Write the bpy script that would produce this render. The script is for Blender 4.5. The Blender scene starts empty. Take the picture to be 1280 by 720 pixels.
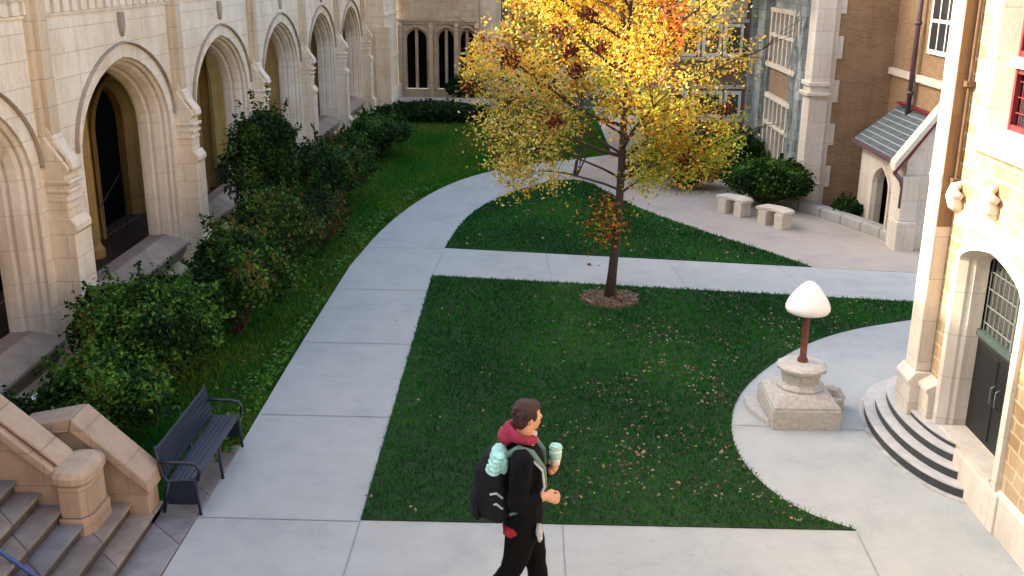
import bpy, bmesh, math, random
import numpy as np
from math import sin, cos, pi, radians, sqrt
from mathutils import Vector, Matrix, noise as mnoise
random.seed(7); rng = np.random.default_rng(7)
sc = bpy.context.scene; COL = sc.collection
WLOC = {}

# ------------------------------------------------------------------ materials
def mat(name, build):
    m = bpy.data.materials.new(name); m.use_nodes = True
    nt = m.node_tree; nt.nodes.clear()
    out = nt.nodes.new('ShaderNodeOutputMaterial'); b = nt.nodes.new('ShaderNodeBsdfPrincipled')
    nt.links.new(b.outputs[0], out.inputs[0]); build(nt, b, out); return m
def N(nt, t, **k):
    n = nt.nodes.new(t)
    for a, v in k.items(): setattr(n, a, v)
    return n
def rgba(c): return (c[0], c[1], c[2], 1)
def wpos(nt): return N(nt, 'ShaderNodeNewGeometry').outputs['Position']
def noise(nt, vec, scale, detail=4, rough=.55):
    n = N(nt, 'ShaderNodeTexNoise'); n.inputs['Scale'].default_value = scale
    n.inputs['Detail'].default_value = detail; n.inputs['Roughness'].default_value = rough
    nt.links.new(vec, n.inputs['Vector']); return n.outputs[0]
def ramp(nt, fac, stops):
    r = N(nt, 'ShaderNodeValToRGB'); nt.links.new(fac, r.inputs[0])
    while len(r.color_ramp.elements) < len(stops): r.color_ramp.elements.new(.5)
    for e, (p, c) in zip(r.color_ramp.elements, stops): e.position = p; e.color = rgba(c)
    return r.outputs[0]
def mix(nt, fac, a, b, mode='MIX'):
    n = N(nt, 'ShaderNodeMix', data_type='RGBA', blend_type=mode)
    for s, v in ((0, fac), (6, a), (7, b)):
        if isinstance(v, (int, float)): n.inputs[s].default_value = v
        elif isinstance(v, tuple): n.inputs[s].default_value = rgba(v)
        else: nt.links.new(v, n.inputs[s])
    return n.outputs[2]
def math_n(nt, op, a, b=None):
    n = N(nt, 'ShaderNodeMath', operation=op)
    for i, v in enumerate((a, b)):
        if v is None: continue
        if isinstance(v, (int, float)): n.inputs[i].default_value = v
        else: nt.links.new(v, n.inputs[i])
    return n.outputs[0]
def bump(nt, b, h, strength=.3, dist=.01):
    n = N(nt, 'ShaderNodeBump'); n.inputs['Strength'].default_value = strength
    n.inputs['Distance'].default_value = dist
    nt.links.new(h, n.inputs['Height']); nt.links.new(n.outputs[0], b.inputs['Normal'])
def wall_uv(nt, warp=0.0):
    p = wpos(nt); s = N(nt, 'ShaderNodeSeparateXYZ'); nt.links.new(p, s.inputs[0])
    u = math_n(nt, 'ADD', s.outputs[0], s.outputs[1]); v = s.outputs[2]
    c = N(nt, 'ShaderNodeCombineXYZ'); nt.links.new(u, c.inputs[0]); nt.links.new(v, c.inputs[1])
    if warp:
        nn = N(nt, 'ShaderNodeTexNoise'); nn.inputs['Scale'].default_value = 3.5; nt.links.new(p, nn.inputs['Vector'])
        a = N(nt, 'ShaderNodeVectorMath', operation='SCALE'); a.inputs['Scale'].default_value = warp
        nt.links.new(nn.outputs['Color'], a.inputs[0])
        d = N(nt, 'ShaderNodeVectorMath', operation='ADD'); nt.links.new(c.outputs[0], d.inputs[0]); nt.links.new(a.outputs[0], d.inputs[1])
        return d.outputs[0]
    return c.outputs[0]
def masonry(name, c1, c2, mortar, bw, bh, ms, warp=0, stain=(.55, .5, .42), stainamt=.35, bmp=.5, rough=.85, spread=.0, msmooth=.3):
    def f(nt, b, out):
        uv = wall_uv(nt, warp)
        br = N(nt, 'ShaderNodeTexBrick'); nt.links.new(uv, br.inputs['Vector'])
        br.inputs['Color1'].default_value = rgba(c1); br.inputs['Color2'].default_value = rgba(c2)
        br.inputs['Mortar'].default_value = rgba(mortar); br.inputs['Scale'].default_value = 1
        br.inputs['Brick Width'].default_value = bw; br.inputs['Row Height'].default_value = bh
        br.inputs['Mortar Size'].default_value = ms; br.inputs['Mortar Smooth'].default_value = msmooth
        br.offset = .5; br.squash = 1
        p = wpos(nt)
        n1 = noise(nt, p, 1.3, 6, .65); n2 = noise(nt, p, 14, 6, .7); n3 = noise(nt, p, 60, 3)
        col = mix(nt, math_n(nt, 'MULTIPLY', ramp(nt, n1, [(.42, (0, 0, 0)), (.68, (1, 1, 1))]), stainamt), br.outputs[0], stain, 'MULTIPLY')
        col = mix(nt, .55, col, ramp(nt, n2, [(.3, (.82, .80, .77)), (.65, (1, 1, 1))]), 'MULTIPLY')
        sm = N(nt, 'ShaderNodeVectorMath', operation='MULTIPLY'); nt.links.new(p, sm.inputs[0]); sm.inputs[1].default_value = (5, 5, .55)
        st = noise(nt, sm.outputs[0], 1.0, 5, .65)
        col = mix(nt, .7, col, ramp(nt, st, [(.30, tuple(1 - (1 - x) * .55 for x in stain)), (.56, (1, 1, 1))]), 'MULTIPLY')
        nt.links.new(col, b.inputs['Base Color']); b.inputs['Roughness'].default_value = rough
        h = math_n(nt, 'ADD', math_n(nt, 'MULTIPLY', br.outputs[1], -1.0), math_n(nt, 'ADD', math_n(nt, 'MULTIPLY', n2, .8), math_n(nt, 'MULTIPLY', n3, .3)))
        bump(nt, b, h, bmp, .012)
    return mat(name, f)
def plain(name, c, rough=.6, var=.25, scale=12, metal=0, bmp=.15, spec=.5, dist=.004):
    def f(nt, b, out):
        p = wpos(nt); n = noise(nt, p, scale, 5, .6)
        lo = tuple(x * (1 - var) for x in c); hi = tuple(min(1, x * (1 + var)) for x in c)
        nt.links.new(ramp(nt, n, [(.3, lo), (.7, hi)]), b.inputs['Base Color'])
        b.inputs['Roughness'].default_value = rough; b.inputs['Metallic'].default_value = metal
        b.inputs['Specular IOR Level'].default_value = spec
        if bmp: bump(nt, b, n, bmp, dist)
    return mat(name, f)
def leafmat(name, c, trans=.45, var=.35, rough=.55, tcol=None):
    def f(nt, b, out):
        p = wpos(nt); n = noise(nt, p, 9, 3)
        lo = tuple(x * (1 - var) for x in c); hi = tuple(min(1, x * (1 + var)) for x in c)
        col = ramp(nt, n, [(.3, lo), (.7, hi)])
        nt.links.new(col, b.inputs['Base Color']); b.inputs['Roughness'].default_value = rough
        b.inputs['Specular IOR Level'].default_value = .10
        t = N(nt, 'ShaderNodeBsdfTranslucent')
        if tcol: t.inputs[0].default_value = rgba(tcol)
        else: nt.links.new(col, t.inputs[0])
        m = N(nt, 'ShaderNodeMixShader'); m.inputs[0].default_value = trans
        nt.links.new(b.outputs[0], m.inputs[1]); nt.links.new(t.outputs[0], m.inputs[2]); nt.links.new(m.outputs[0], out.inputs[0])
    return mat(name, f)
def concrete(name, c, warm, stain=.5):
    def f(nt, b, out):
        p = wpos(nt)
        a = ramp(nt, noise(nt, p, .55, 5, .6), [(.3, c), (.7, warm)])
        a = mix(nt, stain, a, ramp(nt, noise(nt, p, 3.2, 7, .7), [(.35, (.8, .8, .8)), (.62, (1, 1, 1))]), 'MULTIPLY')
        a = mix(nt, .5, a, ramp(nt, noise(nt, p, 120, 2), [(.32, (.72, .72, .72)), (.5, (1, 1, 1))]), 'MULTIPLY')
        a = mix(nt, .45, a, ramp(nt, noise(nt, p, 1.1, 8, .75), [(.36, (.74, .76, .78)), (.50, (1, 1, 1)), (.66, (.93, .91, .87))]), 'MULTIPLY')
        wv = N(nt, 'ShaderNodeTexVoronoi', feature='DISTANCE_TO_EDGE'); wv.inputs['Scale'].default_value = .45
        wp = N(nt, 'ShaderNodeVectorMath', operation='ADD'); wn = N(nt, 'ShaderNodeTexNoise'); wn.inputs['Scale'].default_value = 2.5; nt.links.new(p, wn.inputs['Vector'])
        nt.links.new(p, wp.inputs[0]); nt.links.new(wn.outputs['Color'], wp.inputs[1]); nt.links.new(wp.outputs[0], wv.inputs['Vector'])
        a = mix(nt, math_n(nt, 'MULTIPLY', ramp(nt, noise(nt, p, .4, 2), [(.55, (0, 0, 0)), (.6, (1, 1, 1))]), .5), a, ramp(nt, wv.outputs[0], [(.0, (.6, .6, .6)), (.004, (1, 1, 1))]), 'MULTIPLY')
        sp = N(nt, 'ShaderNodeTexVoronoi'); sp.inputs['Scale'].default_value = 3.2; nt.links.new(p, sp.inputs['Vector'])
        a = mix(nt, .35, a, ramp(nt, sp.outputs[0], [(.03, (.45, .42, .38)), (.06, (1, 1, 1))]), 'MULTIPLY')
        nt.links.new(a, b.inputs['Base Color']); b.inputs['Roughness'].default_value = .8
        bump(nt, b, noise(nt, p, 90, 4, .7), .2, .004)
    return mat(name, f)

M = {}
M['ashlar'] = masonry('cream_limestone', (.90, .77, .56), (.875, .735, .52), (.68, .53, .36), .52, .27, .006, 0, (.70, .58, .46), .5, .4)
M['smooth'] = masonry('dressed_limestone', (.88, .75, .56), (.84, .70, .51), (.66, .54, .42), .9, .38, .005, 0, (.62, .5, .4), .35, .25)
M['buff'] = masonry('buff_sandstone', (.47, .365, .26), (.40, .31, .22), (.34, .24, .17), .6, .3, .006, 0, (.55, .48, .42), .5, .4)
M['stepgrey'] = masonry('grey_step_stone', (.27, .26, .26), (.22, .22, .23), (.10, .09, .08), .8, 5, .008, 0, (.45, .42, .42), .8, .6)
M['darkriser'] = plain('dark_grey_riser', (.075, .07, .06), .9, .4, 9, bmp=.5)  # plain dark tone for the stair risers and inner handrail
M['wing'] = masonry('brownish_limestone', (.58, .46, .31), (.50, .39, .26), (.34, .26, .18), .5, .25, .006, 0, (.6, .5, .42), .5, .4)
M['pil'] = masonry('tan_limestone', (.74, .57, .36), (.68, .52, .325), (.46, .36, .26), .6, .3, .005, 0, (.6, .5, .42), .35, .35)
M['steps'] = masonry('weathered_step_stone', (.34, .28, .22), (.24, .23, .22), (.10, .09, .08), .8, 5, .008, 0, (.4, .36, .34), .8, .6)
M['loggia'] = masonry('warm_lit_limestone', (.58, .37, .10), (.50, .31, .085), (.33, .22, .09), .6, .3, .006, 0, (.6, .5, .4), .4, .3)  # ochre put into the stone for the warm light inside the arcade
M['rubble'] = masonry('honey_rubble_stone', (.36, .235, .11), (.50, .385, .23), (.60, .50, .35), .27, .135, .011, .07, (.6, .45, .3), .4, .9, msmooth=.1)
M['white_stone'] = masonry('pale_limestone', (.66, .61, .52), (.61, .55, .46), (.46, .41, .34), .8, .42, .005, 0, (.62, .56, .48), .35, .35)
M['grey_stone'] = masonry('weathered_grey_stone', (.30, .34, .32), (.44, .46, .43), (.2, .22, .21), .3, .2, .008, .03, (.42, .47, .45), .75, .6)
M['brick'] = masonry('brown_brick', (.33, .20, .095), (.25, .15, .068), (.33, .24, .15), .13, .042, .006, .006, (.6, .5, .45), .5, .5)
M['brick_far'] = masonry('darker_brown_brick', (.27, .17, .10), (.2, .125, .075), (.33, .26, .19), .15, .048, .006, .006, (.6, .5, .45), .5, .5)  # slightly darker brown brick with larger courses
M['sidestrip'] = masonry('rust_brown_strip', (.24, .145, .07), (.20, .12, .06), (.2, .12, .06), .5, .36, .008, 0, (.6, .45, .35), .5, .6)
M['slate'] = masonry('blue_grey_slate', (.035, .048, .052), (.065, .085, .09), (.28, .33, .34), .10, .075, .007, .004, (.7, .7, .7), .3, .6)
M['concrete'] = concrete('path_concrete', (.375, .405, .385), (.42, .44, .415))
M['concrete_warm'] = concrete('pinkish_concrete', (.40, .355, .30), (.43, .385, .33))
M['curb'] = plain('old_curb_concrete', (.42, .41, .37), .85, .35, 7, bmp=.4)
M['joint'] = plain('joint_filler', (.26, .26, .25), .9, .2)
M['lampstone'] = plain('speckled_cast_stone', (.41, .395, .355), .8, .22, 26, bmp=.35)
M['lampwhite'] = plain('white_enamel_shade', (.72, .71, .70), .35, .02, 3, bmp=0)
M['maroon_metal'] = plain('maroon_painted_metal', (.13, .035, .025), .45, .3, 20)
M['soil'] = plain('dark_turf_soil', (.010, .030, .007), .95, .4, 5, bmp=.6, dist=.02)
M['mulch'] = plain('brown_mulch', (.16, .095, .06), .95, .6, 30, bmp=1, dist=.03)
M['bark'] = plain('dark_bark', (.055, .035, .025), .9, .45, 30, bmp=.8, dist=.01)
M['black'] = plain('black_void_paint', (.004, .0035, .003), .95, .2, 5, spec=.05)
M['glass'] = plain('dark_window_glass', (.03, .033, .035), .12, .3, 2, bmp=0, spec=.8)
M['paleglass'] = plain('grey_reflecting_glass', (.16, .17, .17), .15, .4, 3, bmp=0, spec=.8)
M['whitepaint'] = plain('white_window_paint', (.78, .77, .73), .5, .08, 10)
M['redpaint'] = plain('dark_red_window_paint', (.14, .012, .02), .4, .25, 15)
M['door'] = plain('black_door_paint', (.004, .006, .006), .6, .3, 8)
M['lead'] = plain('lead_lattice', (.12, .14, .14), .4, .2, 20, metal=.4)
M['teal'] = plain('teal_door_rail', (.03, .05, .05), .45, .2, 9)
M['riser'] = plain('shade_dark_riser', (.028, .036, .038), .6, .3, 14, bmp=.3)  # near-black riser colour stands in for shadow between the pale treads
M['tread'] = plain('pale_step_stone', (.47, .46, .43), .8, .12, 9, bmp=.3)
M['benchblue'] = plain('dark_blue_bench_enamel', (.002, .009, .028), .45, .3, 20, spec=.7)
M['railblue'] = plain('blue_handrail_paint', (.03, .07, .22), .35, .15, 20, spec=.6)
M['pipe'] = plain('purple_brown_pipe', (.10, .06, .07), .45, .2, 15)
M['ochre_pipe'] = plain('dark_brown_pipe', (.09, .05, .022), .6, .35, 10)
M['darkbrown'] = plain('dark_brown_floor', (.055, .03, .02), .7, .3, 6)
M['skin'] = plain('skin', (.62, .33, .20), .5, .08, 20, bmp=0)
M['hair'] = plain('dark_brown_hair', (.035, .013, .009), .7, .6, 140, bmp=.8, dist=.01)
M['jacket'] = plain('black_jacket_cloth', (.0035, .004, .006), .9, .4, 14, bmp=.6, spec=.15, dist=.012)
M['seam'] = plain('jacket_zip', (.03, .03, .035), .5, .2, 20)
M['trousers'] = plain('black_trouser_cloth', (.003, .003, .0035), .9, .3, 14, bmp=.5, spec=.15, dist=.012)
M['hood'] = plain('maroon_hood_cloth', (.24, .012, .045), .8, .3, 14, bmp=.6, dist=.01)
M['redcloth'] = plain('red_shirt_cloth', (.30, .008, .02), .8, .3, 14, bmp=.5, dist=.01)
M['pack'] = plain('black_backpack_nylon', (.005, .006, .010), .7, .5, 14, spec=.25, bmp=.5, dist=.012)
M['mint'] = plain('mint_green_cloth', (.33, .62, .54), .75, .3, 18, bmp=.6, dist=.012)
M['greenstrap'] = plain('dusty_green_webbing', (.10, .19, .16), .8, .2, 30)
M['greycloth'] = plain('light_grey_webbing', (.50, .53, .55), .8, .2, 30)
M['white'] = plain('white_paper', (.8, .8, .78), .6, .06, 10, bmp=0)
M['shoe'] = plain('dark_shoe_rubber', (.03, .03, .03), .6, .3, 20)
M['grey_metal'] = plain('grey_painted_metal', (.35, .36, .37), .4, .15, 10)
L = dict(
 bushdk=leafmat('dark_shrub_leaf', (.012, .034, .008), .2), bushmd=leafmat('mid_shrub_leaf', (.036, .092, .012), .25),
 bushlt=leafmat('light_shrub_leaf', (.10, .23, .03), .3), bushbr=leafmat('bronze_shrub_leaf', (.16, .115, .03), .3),
 bushred=leafmat('red_shrub_leaf', (.20, .05, .02), .3), core=plain('shrub_shade_core', (.012, .022, .008), .95, .3),
 yellow=leafmat('yellow_leaf', (.78, .55, .07), .55, .2), gold=leafmat('gold_leaf', (.72, .38, .04), .55, .25),
 pale=leafmat('pale_yellow_leaf', (.85, .72, .30), .5, .15), orange=leafmat('orange_leaf', (.72, .21, .02), .55, .25),
 olive=leafmat('olive_leaf', (.36, .36, .05), .5, .3), green=leafmat('yellow_green_leaf', (.30, .42, .06), .5, .25),
 brown=leafmat('withered_maroon_leaf', (.085, .02, .015), .2, .3), rust=leafmat('rust_red_leaf', (.34, .07, .02), .45, .3),
 g1=leafmat('grass_dark', (.005, .082, .004), .3), g2=leafmat('grass_mid', (.018, .170, .008), .3), g3=leafmat('grass_light', (.060, .20, .016), .3), g4=leafmat('grass_yellowed', (.17, .215, .025), .3),
 fl1=leafmat('fallen_tan_leaf', (.26, .20, .14), .2), fl2=leafmat('fallen_brown_leaf', (.16, .09, .05), .2), fl3=leafmat('fallen_yellow_leaf', (.30, .20, .08), .2))

# ------------------------------------------------------------------ object helpers
def tag(o, label=None, cat=None, group=None, kind=None):
    if label: o['label'] = label
    if cat: o['category'] = cat
    if group: o['group'] = group
    if kind: o['kind'] = kind
    return o
def thing(name, label, cat, loc=(0, 0, 0), group=None):
    o = bpy.data.objects.new(name, None); COL.objects.link(o); o.location = loc; o.empty_display_size = .2
    WLOC[o] = Vector(loc); return tag(o, label, cat, group)
def link(name, me, parent=None, origin=None):
    o = bpy.data.objects.new(name, me); COL.objects.link(o)
    if parent is not None:
        w = WLOC[parent]; me.transform(Matrix.Translation(-w)); o.parent = parent; WLOC[o] = w
    else:
        if origin is None:
            n = len(me.vertices); a = np.empty(n * 3); me.vertices.foreach_get('co', a); a = a.reshape(-1, 3)
            origin = ((a[:, 0].min() + a[:, 0].max()) / 2, (a[:, 1].min() + a[:, 1].max()) / 2, a[:, 2].min())
        w = Vector(origin); me.transform(Matrix.Translation(-w)); o.location = w; WLOC[o] = w
    return o
class MB:
    def __init__(s): s.v = []; s.f = []; s.m = []; s.cur = 0
    def face(s, pts):
        n = len(s.v); s.v += [tuple(p) for p in pts]; s.f.append(tuple(range(n, n + len(pts)))); s.m.append(s.cur)
    def grid(s, rows, closed=False, cap=False):
        n0 = len(s.v); k = len(rows[0])
        for r in rows: s.v += [tuple(p) for p in r]
        for i in range(len(rows) - 1):
            for j in range(k if closed else k - 1):
                a = n0 + i * k + j; b = n0 + i * k + (j + 1) % k
                s.f.append((a, b, b + k, a + k)); s.m.append(s.cur)
        if cap:
            s.f.append(tuple(n0 + j for j in range(k))[::-1]); s.m.append(s.cur)
            s.f.append(tuple(n0 + (len(rows) - 1) * k + j for j in range(k))); s.m.append(s.cur)
    def box(s, x0, x1, y0, y1, z0, z1):
        s.grid([[(x0, y0, z), (x1, y0, z), (x1, y1, z), (x0, y1, z)] for z in (z0, z1)], True, True)
    def prism(s, poly, z0, z1): s.grid([[(x, y, z) for x, y in poly] for z in (z0, z1)], True, True)
    def prismY(s, poly, y0, y1): s.grid([[(x, y, z) for x, z in poly] for y in (y0, y1)], True, True)
    def prismX(s, poly, x0, x1): s.grid([[(x, y, z) for y, z in poly] for x in (x0, x1)], True, True)
    def tube(s, pts, rad, n=8, sx=1, sy=1):
        pts = [Vector(p) for p in pts]; rad = rad if isinstance(rad, (list, tuple)) else [rad] * len(pts)
        rows = []; prev = None
        for i, p in enumerate(pts):
            d = (pts[min(i + 1, len(pts) - 1)] - pts[max(i - 1, 0)]).normalized()
            if prev is None: a = d.orthogonal().normalized() if abs(d.z) < .9 else Vector((1, 0, 0)) - d * d.x; a.normalize()
            else: a = (prev - d * prev.dot(d)).normalized()
            prev = a; b = d.cross(a)
            rows.append([p + (a * cos(2 * pi * k / n) * sx + b * sin(2 * pi * k / n) * sy) * rad[i] for k in range(n)])
        s.grid(rows, True, True)
    def lathe(s, c, prof, n=24):
        s.grid([[(c[0] + r * cos(2 * pi * k / n), c[1] + r * sin(2 * pi * k / n), c[2] + z) for k in range(n)] for r, z in prof], True, True)
    def ball(s, c, r, n=14, m=9, fn=None):
        r = r if isinstance(r, tuple) else (r, r, r); rows = []
        for i in range(m + 1):
            t = pi * (i + (.02 if i == 0 else -.02 if i == m else 0)) / m; row = []
            for k in range(n):
                d = Vector((sin(t) * cos(2 * pi * k / n), sin(t) * sin(2 * pi * k / n), cos(t))); q = fn(d) if fn else 1
                row.append((c[0] + d.x * r[0] * q, c[1] + d.y * r[1] * q, c[2] + d.z * r[2] * q))
            rows.append(row)
        s.grid(rows, True, True)
    def build(s, name, mats, parent=None, origin=None, bevel=0, smooth=False, normals=True):
        me = bpy.data.meshes.new(name); me.from_pydata(s.v, [], s.f)
        mats = mats if isinstance(mats, (list, tuple)) else [mats]
        for m in mats: me.materials.append(m)
        me.polygons.foreach_set('material_index', s.m)
        if normals:
            bm = bmesh.new(); bm.from_mesh(me); bmesh.ops.remove_doubles(bm, verts=bm.verts, dist=1e-5)
            bmesh.ops.recalc_face_normals(bm, faces=bm.faces); bm.to_mesh(me); bm.free()
        if smooth: me.polygons.foreach_set('use_smooth', [True] * len(me.polygons))
        o = link(name, me, parent, origin)
        if bevel:
            b = o.modifiers.new('bevel', 'BEVEL'); b.width = bevel; b.segments = 2; b.limit_method = 'ANGLE'; b.angle_limit = radians(40)
        return o
def npmesh(name, V, F, mi, mats, parent=None, origin=None):
    """V (n,3), F (m,k) same-size faces, mi (m,)"""
    me = bpy.data.meshes.new(name); k = F.shape[1]
    me.vertices.add(len(V)); me.vertices.foreach_set('co', V.astype(np.float32).ravel())
    me.loops.add(F.size); me.loops.foreach_set('vertex_index', F.astype(np.int32).ravel())
    me.polygons.add(len(F)); me.polygons.foreach_set('loop_start', np.arange(0, F.size, k, dtype=np.int32))
    me.polygons.foreach_set('loop_total', np.full(len(F), k, np.int32))
    for m in mats: me.materials.append(m)
    me.polygons.foreach_set('material_index', mi.astype(np.int32)); me.update(calc_edges=True); me.validate()
    return link(name, me, parent, origin)
def leaves(P, D, size, aspect=.55, jitter=.9):
    """rhombic folded leaves at P (n,3), outward D (n,3)"""
    n = len(P); nr = D + rng.normal(0, jitter, (n, 3)); nr /= np.linalg.norm(nr, axis=1)[:, None] + 1e-9
    t = rng.normal(0, 1, (n, 3)); t -= nr * (t * nr).sum(1)[:, None]; t /= np.linalg.norm(t, axis=1)[:, None] + 1e-9
    b = np.cross(nr, t); s = (size * rng.uniform(.6, 1.3, n))[:, None]
    V = np.stack([P - t * s, P + b * s * aspect + nr * s * .15, P + t * s, P - b * s * aspect + nr * s * .15], 1).reshape(-1, 3)
    return V, np.arange(4 * n).reshape(n, 4)
def inside(poly, X, Y):
    r = np.zeros(len(X), bool); n = len(poly)
    for i in range(n):
        x1, y1 = poly[i]; x2, y2 = poly[(i + 1) % n]
        if y1 == y2: continue
        c = ((Y < y1) != (Y < y2)) & (X < (x2 - x1) * (Y - y1) / (y2 - y1) + x1); r ^= c
    return r
def smooth_poly(pts, it=2):
    for _ in range(it):
        q = [pts[0]]
        for a, b in zip(pts, pts[1:]): q += [(a[0] * .75 + b[0] * .25, a[1] * .75 + b[1] * .25), (a[0] * .25 + b[0] * .75, a[1] * .25 + b[1] * .75)]
        pts = q + [pts[-1]]
    return pts
def remeshed(mb, name, m, parent, voxel=.01, it=6, smooth=True):
    o = mb.build(name + '_tmp', m); r = o.modifiers.new('r', 'REMESH'); r.mode = 'VOXEL'; r.voxel_size = voxel
    if it: s_ = o.modifiers.new('s', 'SMOOTH'); s_.factor = .5; s_.iterations = it
    dg = bpy.context.evaluated_depsgraph_get(); me = bpy.data.meshes.new_from_object(o.evaluated_get(dg))
    me.transform(Matrix.Translation(o.location)); bpy.data.objects.remove(o)
    me.name = name; me.polygons.foreach_set('use_smooth', [True] * len(me.polygons))
    if not me.materials: me.materials.append(m)
    return link(name, me, parent)

# ------------------------------------------------------------------ camera, light
cam = bpy.data.cameras.new('camera'); co = bpy.data.objects.new('camera', cam); COL.objects.link(co)
cam.sensor_width = 36; cam.lens = 36; cam.clip_end = 1000; cam.clip_start = .05
co.matrix_world = Matrix.Translation((0, 0, 4.5)) @ Matrix.Rotation(radians(1.07), 4, 'Z') @ Matrix.Rotation(radians(72.5), 4, 'X') @ Matrix.Rotation(radians(.5), 4, 'Z')
sc.camera = co
SUN_AZ = radians(-74)   # measured from +Y towards +X
SUN_EL = radians(27)
S = Vector((sin(SUN_AZ) * cos(SUN_EL), cos(SUN_AZ) * cos(SUN_EL), sin(SUN_EL)))
w = bpy.data.worlds.new('World'); sc.world = w; w.use_nodes = True
nt = w.node_tree; bg = nt.nodes['Background']; sky = nt.nodes.new('ShaderNodeTexSky'); sky.sky_type = 'NISHITA'
sky.sun_disc = False; sky.sun_elevation = SUN_EL; sky.sun_rotation = SUN_AZ; sky.dust_density = 4.5; sky.air_density = .8; sky.ozone_density = .2
nt.links.new(sky.outputs[0], bg.inputs[0]); bg.inputs[1].default_value = .14
sl = bpy.data.lights.new('sun', 'SUN'); so = bpy.data.objects.new('sun', sl); COL.objects.link(so)
sl.energy = 2.8; sl.angle = radians(.8); sl.color = (1, .82, .56); so.rotation_euler = S.to_track_quat('Z', 'Y').to_euler(); so.location = S * 60
vs = sc.view_settings; vs.view_transform = 'Standard'; vs.look = 'None'; vs.gamma = 1; vs.use_curve_mapping = False; vs.exposure = 2.55

# ------------------------------------------------------------------ ground
b = MB(); b.face([(-150, -60, -.03), (150, -60, -.03), (150, 240, -.03), (-150, 240, -.03)])
tag(b.build('ground', M['soil'], origin=(0, 0, -.03)), kind='structure')
pathL = [(-2.8, -6), (-2.8, 7), (-2.81, 9), (-2.83, 11.04), (-2.83, 12.9), (-2.82, 15.3), (-2.65, 17.84), (-2.19, 20.41), (-1.5, 22.35), (-.46, 23.75), (.67, 24.5)]
pathR = [(-1.49, 14.82), (-1.43, 16.43), (-1.29, 18.1), (-1.0, 19.54), (-.41, 20.91), (.63, 22.49)]
pl = pathL[:5] + smooth_poly(pathL[5:], 2)
def slab(name, poly, z0, z1, m):
    b = MB(); b.prism(poly, z0, z1); return tag(b.build(name, m), kind='structure')
slab('path', pl + [(2, 25.5), (2, 34.5), (12, 34.5), (12, -6)], -.10, 0, M['concrete'])
lawnA = [(-1.43, 16.43)] + smooth_poly([(-1.43, 16.43), (-1.29, 18.1), (-1.0, 19.54), (-.41, 20.91), (.5, 22.2), (1.2, 22.2), (1.6, 20.9), (2.11, 19.44), (3.08, 17.75), (3.93, 16.46), (4.43, 15.58)], 2)
lawnB = [(-1.49, 14.82), (5.6, 13.85)] + smooth_poly([(5.6, 13.3), (5.08, 13.09), (4.15, 12.67), (3.38, 12.05), (2.69, 11.15), (2.3, 10.44), (2.1, 9.81), (2.02, 9.16), (2.1, 8.5), (2.37, 7.93), (2.76, 7.64)], 2) + [(-1.41, 7.66)]
slab('plaza', [(.63, 22.6), (1.25, 22.3), (1.66, 20.95), (2.16, 19.48), (3.13, 17.8), (3.98, 16.5), (4.5, 15.55), (7, 15.2), (11.5, 15.2), (11.5, 34.4), (2.2, 34.4), (2.1, 25.6)], -.05, .004, M['concrete_warm'])
for nm, pg in (('lawn', lawnA), ('lawn', lawnB)): slab(nm, pg, -.05, .010, M['soil'])
# pavement joints: narrow dark strips 4 mm above the slab
b = MB(); jz = .0045
def joint(x0, y0, x1, y1, w=.011):
    d = Vector((x1 - x0, y1 - y0)).normalized(); nx, ny = -d.y * w / 2, d.x * w / 2
    b.face([(x0 + nx, y0 + ny, jz), (x1 + nx, y1 + ny, jz), (x1 - nx, y1 - ny, jz), (x0 - nx, y0 - ny, jz)])
for Y in (5.5, 7.66, 9.75, 11.9, 14.1, 16.4, 18.6): joint(-2.79 if Y < 17 else -2.5, Y + (.12 if Y > 17 else 0), -1.4 - (.06 if Y > 10 else 0) + (.12 if Y > 17 else 0), Y - .02)
joint(-1.41, 7.62, -1.39, 3); joint(-1.49, 14.82, -1.43, 16.4)
joint(.25, 16.15, .32, 14.6); joint(2.2, 15.88, 2.3, 14.33); joint(3.9, 15.63, 4.05, 14.1)
joint(.30, 7.64, .33, 3.5); joint(2.76, 7.6, 2.6, 3.5)
joint(2.1, 9.68, 3.55, 9.6)
joint(-1.39, 5.6, 6, 5.5)
tag(b.build('pavement_joints', M['joint'], origin=(0, 0, 0)), kind='structure')

def grass(name, poly, dens, h=.045, far=0, patch=True, mats=('g1', 'g2', 'g3'), sh=0):
    xs = [p[0] for p in poly]; ys = [p[1] for p in poly]; A = (max(xs) - min(xs)) * (max(ys) - min(ys)); n = int(A * dens)
    X = rng.uniform(min(xs), max(xs), n); Y = rng.uniform(min(ys), max(ys), n)
    k = inside(poly, X, Y) & (rng.random(n) < np.clip(10.0 / np.maximum(Y, 1), 0, 1)); X = X[k]; Y = Y[k]; n = len(X)
    ang = rng.uniform(0, 2 * pi, n); wd = .005 * rng.uniform(.6, 1.5, n) * np.clip(Y / 9, 1, 2.4); hh = h * rng.uniform(.35, 1.3, n)
    lx, ly = rng.normal(0, .022, n), rng.normal(0, .022, n); z0 = np.full(n, -.03 if far else .0)
    V = np.stack([np.stack([X - np.cos(ang) * wd, Y - np.sin(ang) * wd, z0], 1), np.stack([X + np.cos(ang) * wd, Y + np.sin(ang) * wd, z0], 1), np.stack([X + lx, Y + ly, z0 + hh], 1)], 1).reshape(-1, 3)
    pv = np.array([mnoise.noise(Vector((x * .9, y * .55, 3))) for x, y in zip(X[::1], Y[::1])]) if patch else np.zeros(n)
    q = pv * .9 + rng.normal(0, .28, n); q = q + sh; mi = np.where(q < .05, 0, np.where(q < .5, 1, 2))
    return npmesh(name, V, np.arange(3 * n).reshape(n, 3), mi, [L[k_] for k_ in mats], origin=(0, 0, 0))
tag(grass('grass', lawnB, 4200), 'short dark green turf on the lawn between the paths', 'grass', kind='stuff')
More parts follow.
